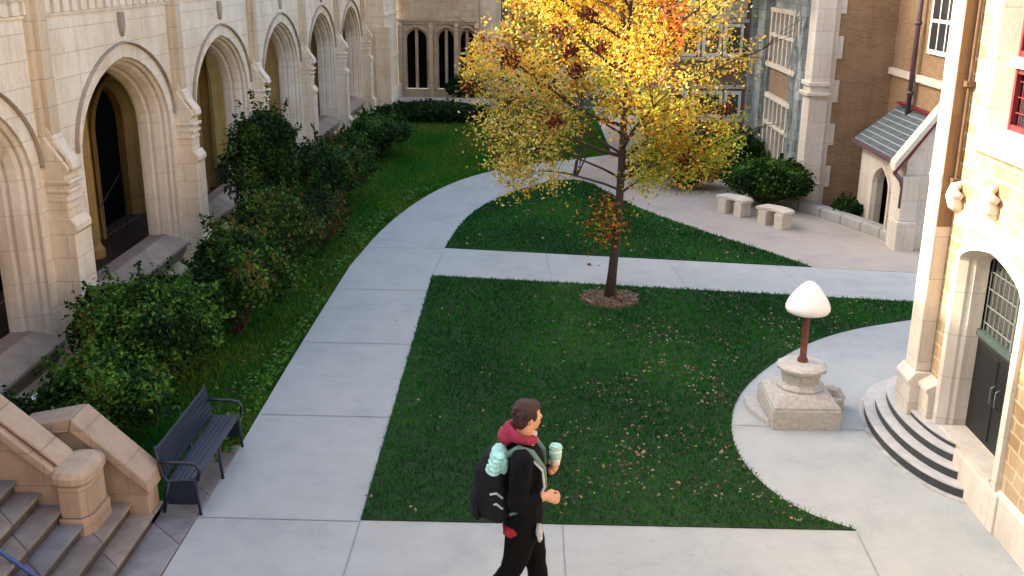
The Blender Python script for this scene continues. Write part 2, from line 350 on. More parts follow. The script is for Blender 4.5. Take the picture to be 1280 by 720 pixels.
tag(grass('grass', lawnA, 4200), 'short dark green turf on the farther lawn past the cross path', 'grass', kind='stuff')
strip = [(-5.2, 7.9)] + [(-2.82, 7.9)] + [(x - .01, y) for x, y in pl if y > 8.2] + [(2, 25.6), (2, 34), (-5.2, 34)]
tag(grass('grass', strip, 3000, .06, 1, True, ('g2', 'g3', 'g4'), .22), 'rough green turf between the shrubs and the curving path', 'grass', kind='stuff')

def litter(name, n, fn, label, size=.028, z=.045):
    P = np.array([fn() for _ in range(n)]); P = np.column_stack([P, np.full(len(P), z) + rng.uniform(0, .012, len(P))])
    V, F = leaves(P, np.tile([0, 0, 1.], (len(P), 1)), size, .7, .35)
    return tag(npmesh(name, V, F, rng.choice(3, len(P), p=[.5, .35, .15]), [L['fl1'], L['fl2'], L['fl3']], origin=(0, 0, 0)), label, 'leaves', kind='stuff')
def on_lawnB():
    while True:
        x, y = random.uniform(-1.4, 5.4), random.uniform(7.7, 14.7)
        d = .10 + .9 * max(0, min(1, (x - .1) / 1.6)) * (1 if y < 13 else .35)
        if random.random() < d and mnoise.noise(Vector((x * 1.6, y * 1.6, 0))) + random.uniform(-.35, .25) > -.05 and inside(lawnB, np.array([x]), np.array([y]))[0]: return x, y
litter('fallen_leaves', 1000, on_lawnB, 'tan and brown leaves scattered over the lawn right of the walking person', .019)
def on_lawnA():
    while True:
        x, y = random.uniform(-1.3, 4), random.uniform(15.8, 22)
        if inside(lawnA, np.array([x]), np.array([y]))[0] and random.random() < .3 + .5 * (x > 1.5): return x, y
litter('fallen_leaves', 120, on_lawnA, 'few pale leaves scattered over the farther lawn', .03)

# ------------------------------------------------------------------ masonry helpers
class Frame:
    def __init__(s, kind, at): s.k = kind; s.a = at
    def __call__(s, u, d, z):
        if s.k == 'E': return (s.a - d, u, z)      # wall facing +X
        if s.k == 'W': return (s.a + d, u, z)      # wall facing -X
        return (u, s.a + d, z)                     # wall facing -Y
def arch_pts(uc, hw, spring, apex, n=18, point=.10):
    r = []
    for i in range(n + 1):
        t = -1 + 2 * i / n; tt = sin(t * pi / 2); k = abs(tt)
        r.append((uc + hw * tt, spring + (apex - spring) * (sqrt(max(0, 1 - k * k)) * (1 - point) + point * (1 - k))))
    return r
def ring(uc, hw, sill, spring, apex, inset, n=18, point=.10):
    return [(uc - hw + inset, sill)] + arch_pts(uc, hw - inset, spring, apex - inset, n, point) + [(uc + hw - inset, sill)]
def sweep(mb, fr, uc, hw, sill, spring, apex, prof, n=18, point=.10):
    mb.grid([[fr(u, d, z) for u, z in ring(uc, hw, sill, spring, apex, ins, n, point)] for ins, d in prof])
def wall_with(mb, fr, u0, u1, z0, z1, holes, d=0, n=18, point=.10):
    cur = u0
    for uc, hw, sill, spring, apex in sorted(holes):
        mb.face([fr(cur, d, z0), fr(uc - hw, d, z0), fr(uc - hw, d, z1), fr(cur, d, z1)])
        mb.face([fr(uc - hw, d, z0), fr(uc + hw, d, z0), fr(uc + hw, d, sill), fr(uc - hw, d, sill)])
        a = arch_pts(uc, hw, spring, apex, n, point)
        for p, q in zip(a, a[1:]): mb.face([fr(p[0], d, p[1]), fr(q[0], d, q[1]), fr(q[0], d, z1), fr(p[0], d, z1)])
        cur = uc + hw
    mb.face([fr(cur, d, z0), fr(u1, d, z0), fr(u1, d, z1), fr(cur, d, z1)])
def fbox(mb, fr, u0, u1, d0, d1, z0, z1):
    a = fr(u0, d0, z0); c = fr(u1, d1, z1)
    mb.box(min(a[0], c[0]), max(a[0], c[0]), min(a[1], c[1]), max(a[1], c[1]), z0, z1)
def fprism(mb, fr, prof, u0, u1):   # prof list of (d,z) extruded along u
    mb.grid([[fr(u, d, z) for d, z in prof] for u in (u0, u1)], True, True)

# ------------------------------------------------------------------ 1 arcade building (left)
XF = -5.3; fE = Frame('E', XF)
T = thing('arcade_building', 'long cream limestone arcade with six buttressed arches beside the curving path', 'building', (XF, 20, 0))
PER = 4.27; CY = [13.4 + PER * k for k in range(-2, 5)]; HW, SILL, SPR, APX = 1.52, .5, 2.25, 3.33; TOP = 6.0
holes = [(c, HW, SILL, SPR, APX) for c in CY[1:]]
b = MB(); wall_with(b, fE, 2.0, 33.4, -.1, TOP, holes)
b.face([(XF, 2, -.1), (-9, 2, -.1), (-9, 2, TOP), (XF, 2, TOP)]); b.face([(XF, 33.4, -.1), (-9, 33.4, -.1), (-9, 33.4, TOP), (XF, 33.4, TOP)])
b.face([(-9, 2, -.1), (-9, 33.4, -.1), (-9, 33.4, TOP), (-9, 2, TOP)])
b.build('wall', M['ashlar'], T, normals=False)
b = MB(); b.box(-9.0, XF + .10, 1.9, 33.45, TOP, TOP + .22); b.build('roof', M['smooth'], T)
b = MB(); b.box(-9.0, XF - .25, 19.5, 28.6, TOP + .221, 10.5); b.box(-9.1, XF - .15, 19.4, 28.7, 10.5, 10.7); b.build('shade_storey', M['ashlar'], T)  # unseen tall storey, added to shade the bay and brick wall opposite
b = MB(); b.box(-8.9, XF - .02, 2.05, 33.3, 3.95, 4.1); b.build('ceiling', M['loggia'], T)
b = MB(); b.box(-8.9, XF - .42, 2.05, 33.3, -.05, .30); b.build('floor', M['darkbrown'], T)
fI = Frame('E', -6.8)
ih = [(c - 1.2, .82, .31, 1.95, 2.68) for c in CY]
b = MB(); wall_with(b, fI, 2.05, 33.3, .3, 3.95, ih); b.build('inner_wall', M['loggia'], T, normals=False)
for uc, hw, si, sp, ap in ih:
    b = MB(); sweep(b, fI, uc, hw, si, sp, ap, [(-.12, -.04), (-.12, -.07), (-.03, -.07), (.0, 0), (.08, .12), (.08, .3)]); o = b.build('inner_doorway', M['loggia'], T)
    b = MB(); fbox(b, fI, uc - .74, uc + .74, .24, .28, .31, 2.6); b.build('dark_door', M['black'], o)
# stair rail and white crate glimpsed inside the second bay
for c in CY[1:]:
    # outer arch mouldings
    b = MB(); sweep(b, fE, c, HW, SILL, SPR, APX, [(0, 0), (0, .04), (.04, .07), (.04, .11), (.08, .14), (.12, .22), (.12, .26), (.15, .29), (.17, .38), (.17, .42)]); a = b.build('archway', M['smooth'], T)
    # hood mould, curved part only; darker buff stands in for shadow and dirt
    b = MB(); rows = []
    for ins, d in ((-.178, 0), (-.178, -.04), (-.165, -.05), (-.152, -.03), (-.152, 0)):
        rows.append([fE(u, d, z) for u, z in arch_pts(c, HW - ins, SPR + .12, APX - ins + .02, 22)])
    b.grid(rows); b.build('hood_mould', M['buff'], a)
    # deep sloping sill of large blocks
    b = MB(); fprism(b, fE, [(-.06, SILL - .16), (-.10, SILL - .08), (-.10, SILL - .04), (.20, SILL + .10), (.42, SILL + .10), (.42, SILL - .2), (-.0, SILL - .3)], c - HW - .02, c + HW + .02); b.build('sill', M['buff'], T, bevel=.012)
    # little carved shield above apex
    b = MB(); z = APX + .42
    b.prismX([(c - .07, z + .14), (c + .07, z + .14), (c + .075, z), (c + .05, z - .1), (c, z - .17), (c - .05, z - .1), (c - .075, z)], XF - .01, XF + .05); b.build('shield', M['buff'], T, bevel=.012)
for k in range(len(CY) + 0):
    y = CY[k] + PER / 2 - .22
    if y > 33.3: continue
    hw = .20; b = MB()
    def stage(z0, z1, p, w): fbox(b, fE, y - w, y + w, -p, .1, z0, z1)
    # plinth, shaft, weathered offsets
    fprism(b, fE, [(.1, -.1), (-.36, -.1), (-.36, .42), (-.30, .5), (-.27, .5), (-.27, 1.62), (-.30, 1.66), (-.30, 1.72), (-.24, 1.80), (.1, 1.80)], y - hw, y + hw)
    fprism(b, fE, [(.1, 1.80), (-.22, 1.80), (-.22, 2.28), (-.26, 2.32), (-.26, 2.36), (-.02, 2.72), (.1, 2.72)], y - hw + .03, y + hw - .03)
    bt = b.build('buttress', M['buff'] if 0 else M['ashlar'], T, bevel=.01)
    # gablet cap with scrolled kneelers
    b = MB(); fprism(b, fE, [(-.28, 2.30), (-.31, 2.34), (-.29, 2.42), (-.19, 2.55), (-.06, 2.80), (.0, 2.80), (.0, 2.70), (-.2, 2.48)], y - hw * .6, y + hw * .6)
    b.build('gablet', M['smooth'], bt, bevel=.015)
    b = MB()
    for zz, pp in ((2.17, .28), (2.07, .26), (1.97, .24)): fbox(b, fE, y - hw * .9, y + hw * .9, -pp, .0, zz, zz + .05)
    b.build('corbel', M['smooth'], bt, bevel=.02)
    b = MB(); b.prismX([(y - .20, 2.7), (y + .20, 2.7), (y + .20, TOP), (y - .20, TOP)], XF - .01, XF + .05); b.prismX([(y - .11, 2.7), (y + .11, 2.7), (y + .11, TOP), (y - .11, TOP)], XF - .01, XF + .11)
    b.build('pilaster', M['pil'], T)
b = MB(); fprism(b, fE, [(.02, 4.10), (-.05, 4.10), (-.08, 4.14), (-.08, 4.2), (.02, 4.24)], 2, 33.4)
fprism(b, fE, [(.02, 3.93), (-.025, 3.93), (-.025, 3.96), (.02, 3.96)], 2, 33.4)
y = 2.1
while y < 33.3: fbox(b, fE, y, y + .15, -.045, .0, 3.965, 4.098); y += .235
b.build('string_course', M['smooth'], T)
# end pavilion that projects beyond the last arch
b = MB(); b.box(-9.2, -4.75, 33.41, 36.5, -.1, TOP + .1); b.box(-9.3, -4.62, 33.38, 36.6, -.1, .5)
for z in (1.5, 2.9, 4.1): b.box(-9.25, -4.69, 33.40, 36.55, z, z + .09)
b.box(-5.05, -4.56, 33.30, 33.75, -.1, 2.6)
b.build('end_pavilion', M['ashlar'], T, bevel=.015)
# upper windows above the arcade (above the picture frame)
for c in CY[1:]:
    for du in (-.6, .6):
        b = MB(); sweep(b, fE, c + du, .4, 4.9, 6.0, 6.4, [(-.08, -.03), (0, -.03), (.04, .12)]); o = b.build('window', M['smooth'], T)
        b = MB(); b.face([fE(c + du - .36, -.004, 4.9), fE(c + du + .36, -.004, 4.9), fE(c + du + .36, -.004, 6.05), fE(c + du, -.004, 6.3), fE(c + du - .36, -.004, 6.05)]); b.build('pane', M['glass'], o)
# things inside the loggia
b = MB(); b.box(-6.35, -6.05, 13.1, 13.4, .30, .58); tag(b.build('stone_block', M['white_stone'], bevel=.02), 'pale stone block on the dark floor inside the second nearest arch', 'block')
b = MB(); b.tube([(-6.6, 14.2, .31), (-6.6, 14.2, .5), (-6.5, 15.9, 1.35), (-6.5, 15.9, .31)], .011, 8); tag(b.build('inner_handrail', M['darkriser']), 'thin sloping handrail seen through the second nearest arch', 'handrail')
for y, r, lb in ((14.55, .12, 'ochre column inside the second nearest arch, left of its dark doorway'), (19.2, .12, 'nearer ochre column inside the third arch from the steps'), (19.75, .12, 'farther ochre column inside the third arch from the steps')):
    b = MB(); b.lathe((-6.5 if y < 15 else -6.35, y, .30), [(r * 1.4, 0), (r * 1.4, .12), (r, .2), (r, 3.3), (r * 1.5, 3.45), (r * 1.5, 3.64)], 14)
    tag(b.build('stone_column', M['loggia'], smooth=False), lb, 'column', 'columns inside the arcade')

T = thing('viewpoint_shade_building', 'plain buff stone building behind the viewpoint, unseen, added to shade the near end of the court', 'building', (1, -5.2, 0))  # unseen building, put here to darken walls facing the camera
b = MB(); b.box(-12, 13, -9, -5.2, -.1, 8.5); b.build('wall', M['buff'], T)
for x in (-8, -4.5, -1, 2.5, 6, 9.5):
    for z in (1.0, 4.6):
        b = MB(); b.box(x - .7, x + .7, -5.2, -5.12, z - .1, z + 2.1); o = b.build('window', M['smooth'], T); b = MB(); b.box(x - .55, x + .55, -5.13, -5.11, z, z + 2); b.build('pane', M['glass'], o)
b = MB(); b.box(-12.2, 13.2, -9.2, -5.0, 8.5, 8.8); b.build('roof', M['slate'], T)
# ------------------------------------------------------------------ 2 steps at the left
T = thing('stone_staircase', 'worn brown and grey stone steps rising left from the path', 'steps', (-3.6, 6.5, 0))
nx = [-2.805, -3.10, -3.27, -3.44, -3.61, -3.79, -3.97, -4.14, -4.31, -4.48, -4.65]
for i, x in enumerate(nx):
    z = .02 + .105 * i; far = 9.0 if i == 0 else 7.72 if i < 3 else 7.1
    x1 = XF - .01 if i == len(nx) - 1 else nx[i + 1] - .03
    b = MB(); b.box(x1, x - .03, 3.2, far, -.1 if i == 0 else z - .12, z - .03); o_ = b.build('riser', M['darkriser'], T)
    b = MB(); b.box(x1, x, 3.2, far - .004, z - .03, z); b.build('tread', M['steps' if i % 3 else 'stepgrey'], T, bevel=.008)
fS = Frame('S', 0)
T = thing('stair_wall', 'carved buff stone balustrade wall ending in a rounded pier on the steps', 'wall', (-3.6, 7.2, .3), 'stone walls flanking the steps')
b = MB(); b.prismY([(-3.62, .2), (-3.62, .62), (-5.26, 2.12), (-5.26, .2)], 7.06, 7.34); b.build('wall_panel', M['buff'], T, bevel=.01)
b = MB(); b.prismY([(-3.60, .60), (-3.60, .70), (-5.26, 2.22), (-5.26, 2.10)], 7.02, 7.38); b.prismY([(-3.58, .705), (-3.64, .80), (-5.26, 2.30), (-5.26, 2.225)], 7.07, 7.33); b.build('coping', M['buff'], T, bevel=.015)
def octa(cx, cy, rx, ry, c=.4): return [(cx - rx, cy - ry * (1 - c)), (cx - rx * (1 - c), cy - ry), (cx + rx * (1 - c), cy - ry), (cx + rx, cy - ry * (1 - c)), (cx + rx, cy + ry * (1 - c)), (cx + rx * (1 - c), cy + ry), (cx - rx * (1 - c), cy + ry), (cx - rx, cy + ry * (1 - c))]
b = MB(); px, py = -3.53, 7.18
b.prism(octa(px, py, .155, .235), .1, .37); b.prism(octa(px, py, .135, .215), .375, .64); b.build('pier', M['buff'], T, bevel=.01)
b = MB(); b.grid([[(x, y, z) for x, y in smooth_poly(octa(px, py, .15 * s, .23 * s), 1)] for z, s in ((.641, .95), (.67, 1.06), (.72, 1.06), (.76, .92), (.775, .6))], True, True); b.build('pier_cap', M['buff'], T, bevel=.006)
T = thing('stair_wall', 'plain buff stone parapet wall with sloping coping next to the blue bench', 'wall', (-3.4, 7.6, 0), 'stone walls flanking the steps')
b = MB(); b.prismY([(-3.13, -.05), (-3.13, .36), (-3.66, .88), (-4.1, .80), (-4.1, -.05)], 7.49, 7.71); b.build('wall_panel', M['buff'], T, bevel=.01)
b = MB(); b.prismY([(-3.09, .33), (-3.11, .45), (-3.67, 1.0), (-3.70, .89)], 7.43, 7.77); b.prismY([(-3.705, .88), (-3.675, 1.0), (-4.15, .90), (-4.15, .80)], 7.44, 7.76); b.build('coping', M['buff'], T, bevel=.015)
# handrail
T = thing('stair_handrail', 'bright blue metal handrail sloping down over the near steps', 'handrail', (-3.6, 6.25, .3))
b = MB(); b.tube([(-4.6, 6.25, 1.38), (-3.74, 6.25, .55), (-3.45, 6.25, .30), (-3.38, 6.25, .22)], .018, 10); b.build('rail', M['railblue'], T, smooth=True)
b = MB(); b.tube([(-4.4, 6.25, 1.2), (-4.4, 6.25, .88)], .014, 8); b.build('post', M['railblue'], T)
# pale pipe beyond the walls
b = MB(); b.tube([(-4.85, 8.6, .35), (-4.8, 8.85, .45), (-4.75, 9.3, .47)], .035, 10); tag(b.build('ground_pipe', M['white'], smooth=True), 'short white pipe end between the dark leaves behind the stair walls', 'pipe')

# ------------------------------------------------------------------ 3 park bench
T = thing('park_bench', 'dark blue slatted metal bench between the stair wall and the path', 'bench', (-2.98, 8.33, 0))
bx, by0, by1 = -2.76, 7.70, 9.0
b = MB()
for i in range(6):
    x = bx - .03 - i * .047; z = .345 - .006 * i + (.012 if i == 0 else 0); b.box(x - .019, x + .019, by0, by1, z - .012, z + .006)
b.build('seat', M['benchblue'], T, bevel=.004)
b = MB()
for i in range(6):
    t = i / 5; x = bx - .30 - .04 * t; z = .37 + .24 * t; b.prismY([(x - .004, z - .018), (x + .012, z - .018), (x + .004, z + .018), (x - .012, z + .018)], by0, by1)
b.build('backrest', M['benchblue'], T, bevel=.003)
for y in (by0, (by0 + by1) / 2, by1):
    b = MB(); b.tube([(bx - .02, y, -.02), (bx - .04, y, .18), (bx - .03, y, .33), (bx - .16, y, .325), (bx - .28, y, .31), (bx - .325, y, .38), (bx - .36, y, .64)], .014, 8)
    b.tube([(bx - .27, y, .31), (bx - .31, y, .15), (bx - .34, y, -.02)], .015, 8); b.build('leg', M['benchblue'], T, smooth=True)
for y in (by0, by1):
    b = MB(); b.prismX([(y - .006, .10), (y + .006, .10), (y + .006, .32), (y - .006, .32)], bx - .29, bx - .05); b.build('shade_panel', M['benchblue'], T)  # dark panels fill in the shade under the armrests
for y in (by0, by1):
    b = MB(); b.tube([(bx - .02, y, .33), (bx + .0, y, .42), (bx - .03, y, .475), (bx - .12, y, .49), (bx - .22, y, .49), (bx - .345, y, .50)], .016, 8); b.build('armrest', M['benchblue'], T, smooth=True)

# ------------------------------------------------------------------ shrubs
def bush(label, c, r, n, size, mixw, mats, group='shrubs along the arcade', lump=.42, name='shrub', seed=0, tall=False):
    n = int(n * 1.5)
    rs = np.random.default_rng(100 + seed)
    bd = rs.normal(0, 1, (26, 3)); bd /= np.linalg.norm(bd, axis=1)[:, None]; bd[:, 2] = np.abs(bd[:, 2]) * .9; ba = rs.uniform(.25, 1, 26)
    D = rs.normal(0, 1, (n, 3)); D[:, 2] = np.where(D[:, 2] < -.25, -D[:, 2], D[:, 2]); D /= np.linalg.norm(D, axis=1)[:, None]
    dots = D @ bd.T; lob = (np.exp((dots - 1) * 14) * ba).max(1)
    rad = (1 - lump * .6 + lump * 1.3 * lob)
    n0 = n; deep = rs.random(n) ** 1.6 * .34; wisp = np.where(rs.random(n) < .10, rs.uniform(.02, .2, n), 0); rad = rad * (1 - deep + wisp)
    P = D * rad[:, None] * np.array(r) + np.array(c)
    SP_ = []
    for _ in range(20):
        d = rs.normal(0, 1, 3); d[2] = abs(d[2]) * 1.1 + .1; d /= np.linalg.norm(d); m_ = int(n / 420) + 5; tt = rs.uniform(.86, rs.uniform(1.06, 1.24), m_)
        SP_.append(d[None] * tt[:, None] * np.array(r) + np.array(c) + rs.normal(0, .016, (m_, 3)))
    P = np.concatenate([P] + SP_); D = np.concatenate([D, (np.concatenate(SP_) - np.array(c)) / np.array(r)]); n = len(P); P[:, 2] = np.maximum(P[:, 2], .0)
    V, F = leaves(P, D * .7 + np.array([0, 0, .5]), size * .8, .6, .9)
    pn = np.array([mnoise.noise(Vector(p) * 2.6 + Vector((seed, 0, 0))) for p in P]) * 1.1 + rs.normal(0, .35, n) + D[:, 2] * .15
    qs = np.quantile(pn, np.cumsum(mixw)[:-1]); mi = np.digitize(pn, qs)
    T = thing(name, label, 'shrub', (c[0], c[1], 0), group)
    npmesh('foliage', V, F, mi, mats, T)
    m = MB(); m.ball(c, (r[0] * .52, r[1] * .52, r[2] * .52), 16, 10, lambda d: 1 + .25 * mnoise.noise(d * 2.5 + Vector((seed, 1, 2))))  # solid dark ball stands in for the shade inside the shrub
    m.build('shade_core', L['core'], T, smooth=True)
    m = MB()
    for k in range(5):
        a = 2 * pi * k / 5; m.tube([(c[0], c[1], -.05), (c[0] + cos(a) * r[0] * .3, c[1] + sin(a) * r[1] * .3, c[2] * .6), (c[0] + cos(a) * r[0] * .7, c[1] + sin(a) * r[1] * .7, c[2] + r[2] * .4)], [.025, .018, .008], 6)
    m.build('stem', M['bark'], T)
    return T
G3 = [L['bushdk'], L['bushmd'], L['bushlt'], L['bushbr']]
bush('low bright green shrub directly behind the stair walls', (-4.05, 8.95, .42), (.60, .62, .62), 6500, .034, [.3, .4, .27, .03], G3, seed=1)
bush('broad rounded green shrub under the second arch, behind the bench', (-4.12, 10.35, .55), (.82, .88, .88), 10500, .034, [.35, .4, .23, .02], G3, seed=2)
bush('bronze tinted tall shrub right of the broad rounded green one', (-3.70, 12.2, .62), (.66, .88, .86), 9000, .036, [.45, .3, .12, .13], G3, seed=3)
bush('dense olive shrub in the middle of the row by the third arch', (-3.75, 14.2, .60), (.68, 1.0, .95), 9000, .036, [.42, .33, .13, .12], G3, seed=4)
bush('tall dark shrub reaching up in front of the fourth arch', (-4.35, 16.5, 1.1), (.60, .85, 1.35), 9500, .040, [.62, .3, .04, .04], G3, seed=5, lump=.4)
bush('small dark shrub with reddish leaves under the tall dark one', (-3.45, 16.4, .4), (.45, .9, .58), 3500, .036, [.45, .25, .1, .2], [L['bushdk'], L['bushmd'], L['bushbr'], L['bushred']], seed=6)
bush('wide dark shrub edged with red leaves below the fifth arch', (-3.85, 19.6, .6), (.80, 1.5, .85), 9000, .042, [.55, .33, .08, .04], [L['bushdk'], L['bushmd'], L['bushlt'], L['bushred']], seed=7)
bush('low rounded shrub beside the far end of the arcade', (-3.7, 24.8, .5), (.75, 1.6, .65), 5500, .05, [.5, .35, .13, .02], G3, seed=8)
bush('sparse dark shrub at the left edge behind the stair walls', (-4.75, 8.35, .35), (.35, .5, .42), 1800, .034, [.7, .25, .03, .02], G3, seed=9)
# edging plants along the path
def edge_pts(n):
    P = []
    while len(P) < n:
        y = random.uniform(8.6, 21); k = mnoise.noise(Vector((y * .9, 5, 0)))
        x0 = -2.86 if y < 16 else float(np.interp(y, [16, 17.84, 20.41, 22], [-2.86, -2.72, -2.28, -1.7]))
        if random.random() < .35 + k: P.append((x0 - abs(random.gauss(0, .10 + .12 * max(k, 0))), y, random.uniform(.02, .07)))
    return np.array(P)
P = edge_pts(2600); V, F = leaves(P, np.tile([0, 0, 1.], (len(P), 1)), .026, .8, .6)
tag(npmesh('ground_cover', V, F, rng.choice(3, len(P), p=[.4, .45, .15]), [L['bushmd'], L['bushlt'], L['g2']], origin=(0, 0, 0)), 'low leafy weeds along the left edge of the path', 'ground cover', kind='stuff')
def strip_leaf():
    while True:
        x, y = random.uniform(-3.6, -2.9), random.uniform(9, 20)
        if random.random() < .8: return x, y
litter('fallen_leaves', 260, strip_leaf, 'small ochre leaves lying between the shrubs and the path', .022, .02)

# ------------------------------------------------------------------ trees
def tree(T, base, lean, H, r0, crown0, spread, n_limb, leaf_n, size, mats, weights, seed, zone=None, droop=.0, clip=None, extra=()):
    rs = random.Random(seed); base = Vector(base)
    def tp(t): return base + Vector((lean[0] * t + .03 * sin(t * 7), lean[1] * t + .03 * cos(t * 5), H * t))
    tb = MB(); tb.tube([tp(t / 14) for t in range(15)], [r0 * 1.35] + [r0 * (1 - .9 * t / 14) + .006 for t in range(1, 15)], 10)
    tips = []; lb = []
    for i in range(n_limb):
        t = crown0 + (1 - crown0) * (i + .4) / n_limb * .95; p = tp(t); a = i * 2.4 + rs.uniform(-.4, .4)
        f = (t - crown0) / (1 - crown0); ln = spread * (1.0 - .65 * f ** 1.6) * rs.uniform(.8, 1.12) * (1 if f > .12 else .85)
        up = .18 + .75 * f - droop; m = MB(); q = [p]; d = Vector((cos(a), sin(a), up)).normalized()
        for s_ in range(1, 7):
            d = (d + Vector((rs.uniform(-.16, .16), rs.uniform(-.16, .16), .05 + rs.uniform(-.12, .12)))).normalized(); q.append(q[-1] + d * ln / 6)
        rr = r0 * .42 * (1 - .55 * f); m.tube(q, [rr * (1 - .8 * s_ / 6) + .004 for s_ in range(7)], 6)
        for s_ in range(2, 7):
            for _ in range(3):
                d2 = (d + Vector((rs.uniform(-1, 1), rs.uniform(-1, 1), rs.uniform(-.6, .55)))).normalized(); l2 = ln * rs.uniform(.16, .36)
                e = q[s_] + d2 * l2; mid = q[s_] + d2 * l2 * .5 + Vector((0, 0, .03)); m.tube([q[s_], mid, e], [.007, .005, .003], 4)
                tips += [mid, e, q[s_] + d2 * l2 * .75]
        lb.append(m)
    for t, tgt, n_ in extra:
        p = tp(t); g = Vector(tgt); m = MB(); q = [p + (g - p) * (s_ / 6) + Vector((rs.uniform(-.03, .03), rs.uniform(-.05, .05), .10 * sin(pi * s_ / 6))) for s_ in range(7)]
        m.tube(q, [.020 - .0026 * s_ for s_ in range(7)], 6)
        for j in range(n_):
            a_ = q[rs.randint(3, 6)]; e = a_ + Vector((rs.gauss(0, .17), rs.gauss(0, .2), rs.gauss(0, .13))); m.tube([a_, (a_ + e) / 2 + Vector((0, 0, .02)), e], [.006, .004, .002], 4); tips += [e, (a_ + e) / 2, e]
        lb.append(m)
    for s_ in range(10): tips.append(tp(.88 + .012 * s_))
    tips = np.array([tuple(t) for t in tips]); k = rng.integers(0, len(tips), leaf_n)
    P = tips[k] + rng.normal(0, 1, (leaf_n, 3)) * np.array([.13, .13, .11]) * (spread / 1.9)
    if clip:
        kp = clip(P); P = P[kp]; k = k[kp]; leaf_n = len(P)
    cl = rng.random(len(tips))
    V, F = leaves(P, np.tile([0, 0, .6], (leaf_n, 1)), size, .62, .9)
    val = np.array([zone(p, cl[kk]) for p, kk in zip(P, k)]) if zone else rng.choice(len(mats), leaf_n, p=weights)
    tb.build('trunk', M['bark'], T, smooth=True)
    for m in lb: m.build('limb', M['bark'], T, smooth=True)
    npmesh('crown', V, F, val, mats, T)
    return tips
TM = [L['yellow'], L['gold'], L['pale'], L['orange'], L['olive'], L['green'], L['brown'], L['rust']]
def zone(p, c):
    x, y, z = p; f = (z - 1.6) / 2.8; r = random.random(); nz = mnoise.noise(Vector((x * 1.3, y * 1.3, z * 1.3)))
    if c < .08 and 1.9 < z: return 6
    if c > .965: return 7
    if f > .55:
        if abs(x - 1.35) < .42 and z > 3.6 and nz > -.05 and r < .7: return 3
        return 0 if r < .60 else 1 if r < .80 else 2 if r < .9 else 5
    left = x < .6
    if left: return 2 if r < .32 else 0 if r < .50 else 4 if r < .80 else 5 if r < .93 else 1
    if nz > .12: return 5 if r < .45 else 4 if r < .7 else 0
    return 1 if r < .20 else 0 if r < .46 else 4 if r < .76 else 5 if r < .93 else 6 if r < .96 else 3
TREE = (1.12, 13.77, 0)
T = thing('autumn_tree', 'slim lawn tree with yellow and orange leaves in a mulch ring', 'tree', TREE)
tree(T, TREE, (.22, .1), 5.6, .062, .33, 2.15, 26, 84000, .026, TM, None, 11, zone, extra=[(.30, (2.26, 13.6, 2.15), 20), (.27, (1.95, 14.3, 1.75), 15), (.36, (2.45, 14.0, 2.65), 16), (.31, (-.28, 13.6, 2.2), 15), (.37, (-.6, 13.9, 2.8), 15), (.42, (-.75, 14.1, 3.1), 12), (.28, (-.15, 14.2, 1.75), 11), (.37, (2.75, 13.9, 2.45), 10), (.33, (2.6, 13.5, 2.0), 8), (.39, (1.7, 13.3, 2.75), 12), (.30, (1.6, 13.2, 2.05), 5)], clip=lambda P: (P[:, 0] < 2.95 - .35 * rng.random(len(P))) & ~((P[:, 0] > 1.75) & (P[:, 2] > 2.2) & (rng.random(len(P)) < .45)) & (P[:, 0] > -1.0 - .15 * rng.random(len(P)) + np.maximum(P[:, 2] - 3.1, 0) * .6) & ~((np.array([mnoise.noise(Vector(q) * 1.7 + Vector((4, 2, 9))) for q in P]) > .12 + .25 * (P[:, 2] > 3.2)) & (rng.random(len(P)) < .8)) & ~((P[:, 2] < 2.35) & (P[:, 0] > .35) & (P[:, 0] < 1.25) & (rng.random(len(P)) < .75)))
CLUMPS = [(0.31, 13.2, 3.71), (0.45, 13.2, 3.47), (0.84, 13.1, 3.52), (0.56, 13.2, 3.24), (1.1, 12.9, 3.33), (1.59, 13.2, 3.44), (2.52, 13.6, 2.72), (2.05, 13.4, 2.03), (0.27, 13.3, 2.57), (-0.27, 13.6, 3.33), (1.43, 13.3, 3.69), (-.85, 13.8, 2.96), (.68, 13.2, 3.92)]
# a low rusty spray of twigs hanging by the trunk
P = np.array([(1.0, 13.6, 1.18)]) + rng.normal(0, 1, (420, 3)) * np.array([.17, .13, .20]); V, F = leaves(P, np.tile([0, 0, .6], (420, 1)), .026, .62, .9)
npmesh('low_spray', V, F, rng.choice([1, 3, 7, 6, 4], 420, p=[.22, .08, .34, .18, .18]), TM, T)
for i_, q_ in enumerate(CLUMPS):
    n_ = 150; P = np.array([q_]) + rng.normal(0, 1, (n_, 3)) * np.array([.062, .06, .05]); V, F = leaves(P, np.tile([0, 0, .6], (n_, 1)), .026, .7, .9)
    npmesh('withered_clump', V, F, rng.choice([6, 7, 1], n_, p=[.80, .14, .06]), TM, T)
b = MB(); b.tube([(1.16, 13.8, .95), (1.05, 13.7, 1.15), (.95, 13.6, 1.35)], [.012, .008, .004], 6); b.build('limb', M['bark'], T)
b = MB(); b.lathe((TREE[0], TREE[1], 0), [(.0, .05), (.2, .05), (.36, .035), (.43, .012), (.43, -.02), (0, -.02)][::-1], 30); tag(b.build('mulch_ring', M['mulch'], smooth=True), kind='structure')
def in_ring():
    a = random.uniform(0, 2 * pi); r = .42 * sqrt(random.random()); return TREE[0] + r * cos(a), TREE[1] + r * sin(a)
litter('fallen_leaves', 420, in_ring, 'brown and tan leaves heaped in the mulch ring round the tree trunk', .026, .05)
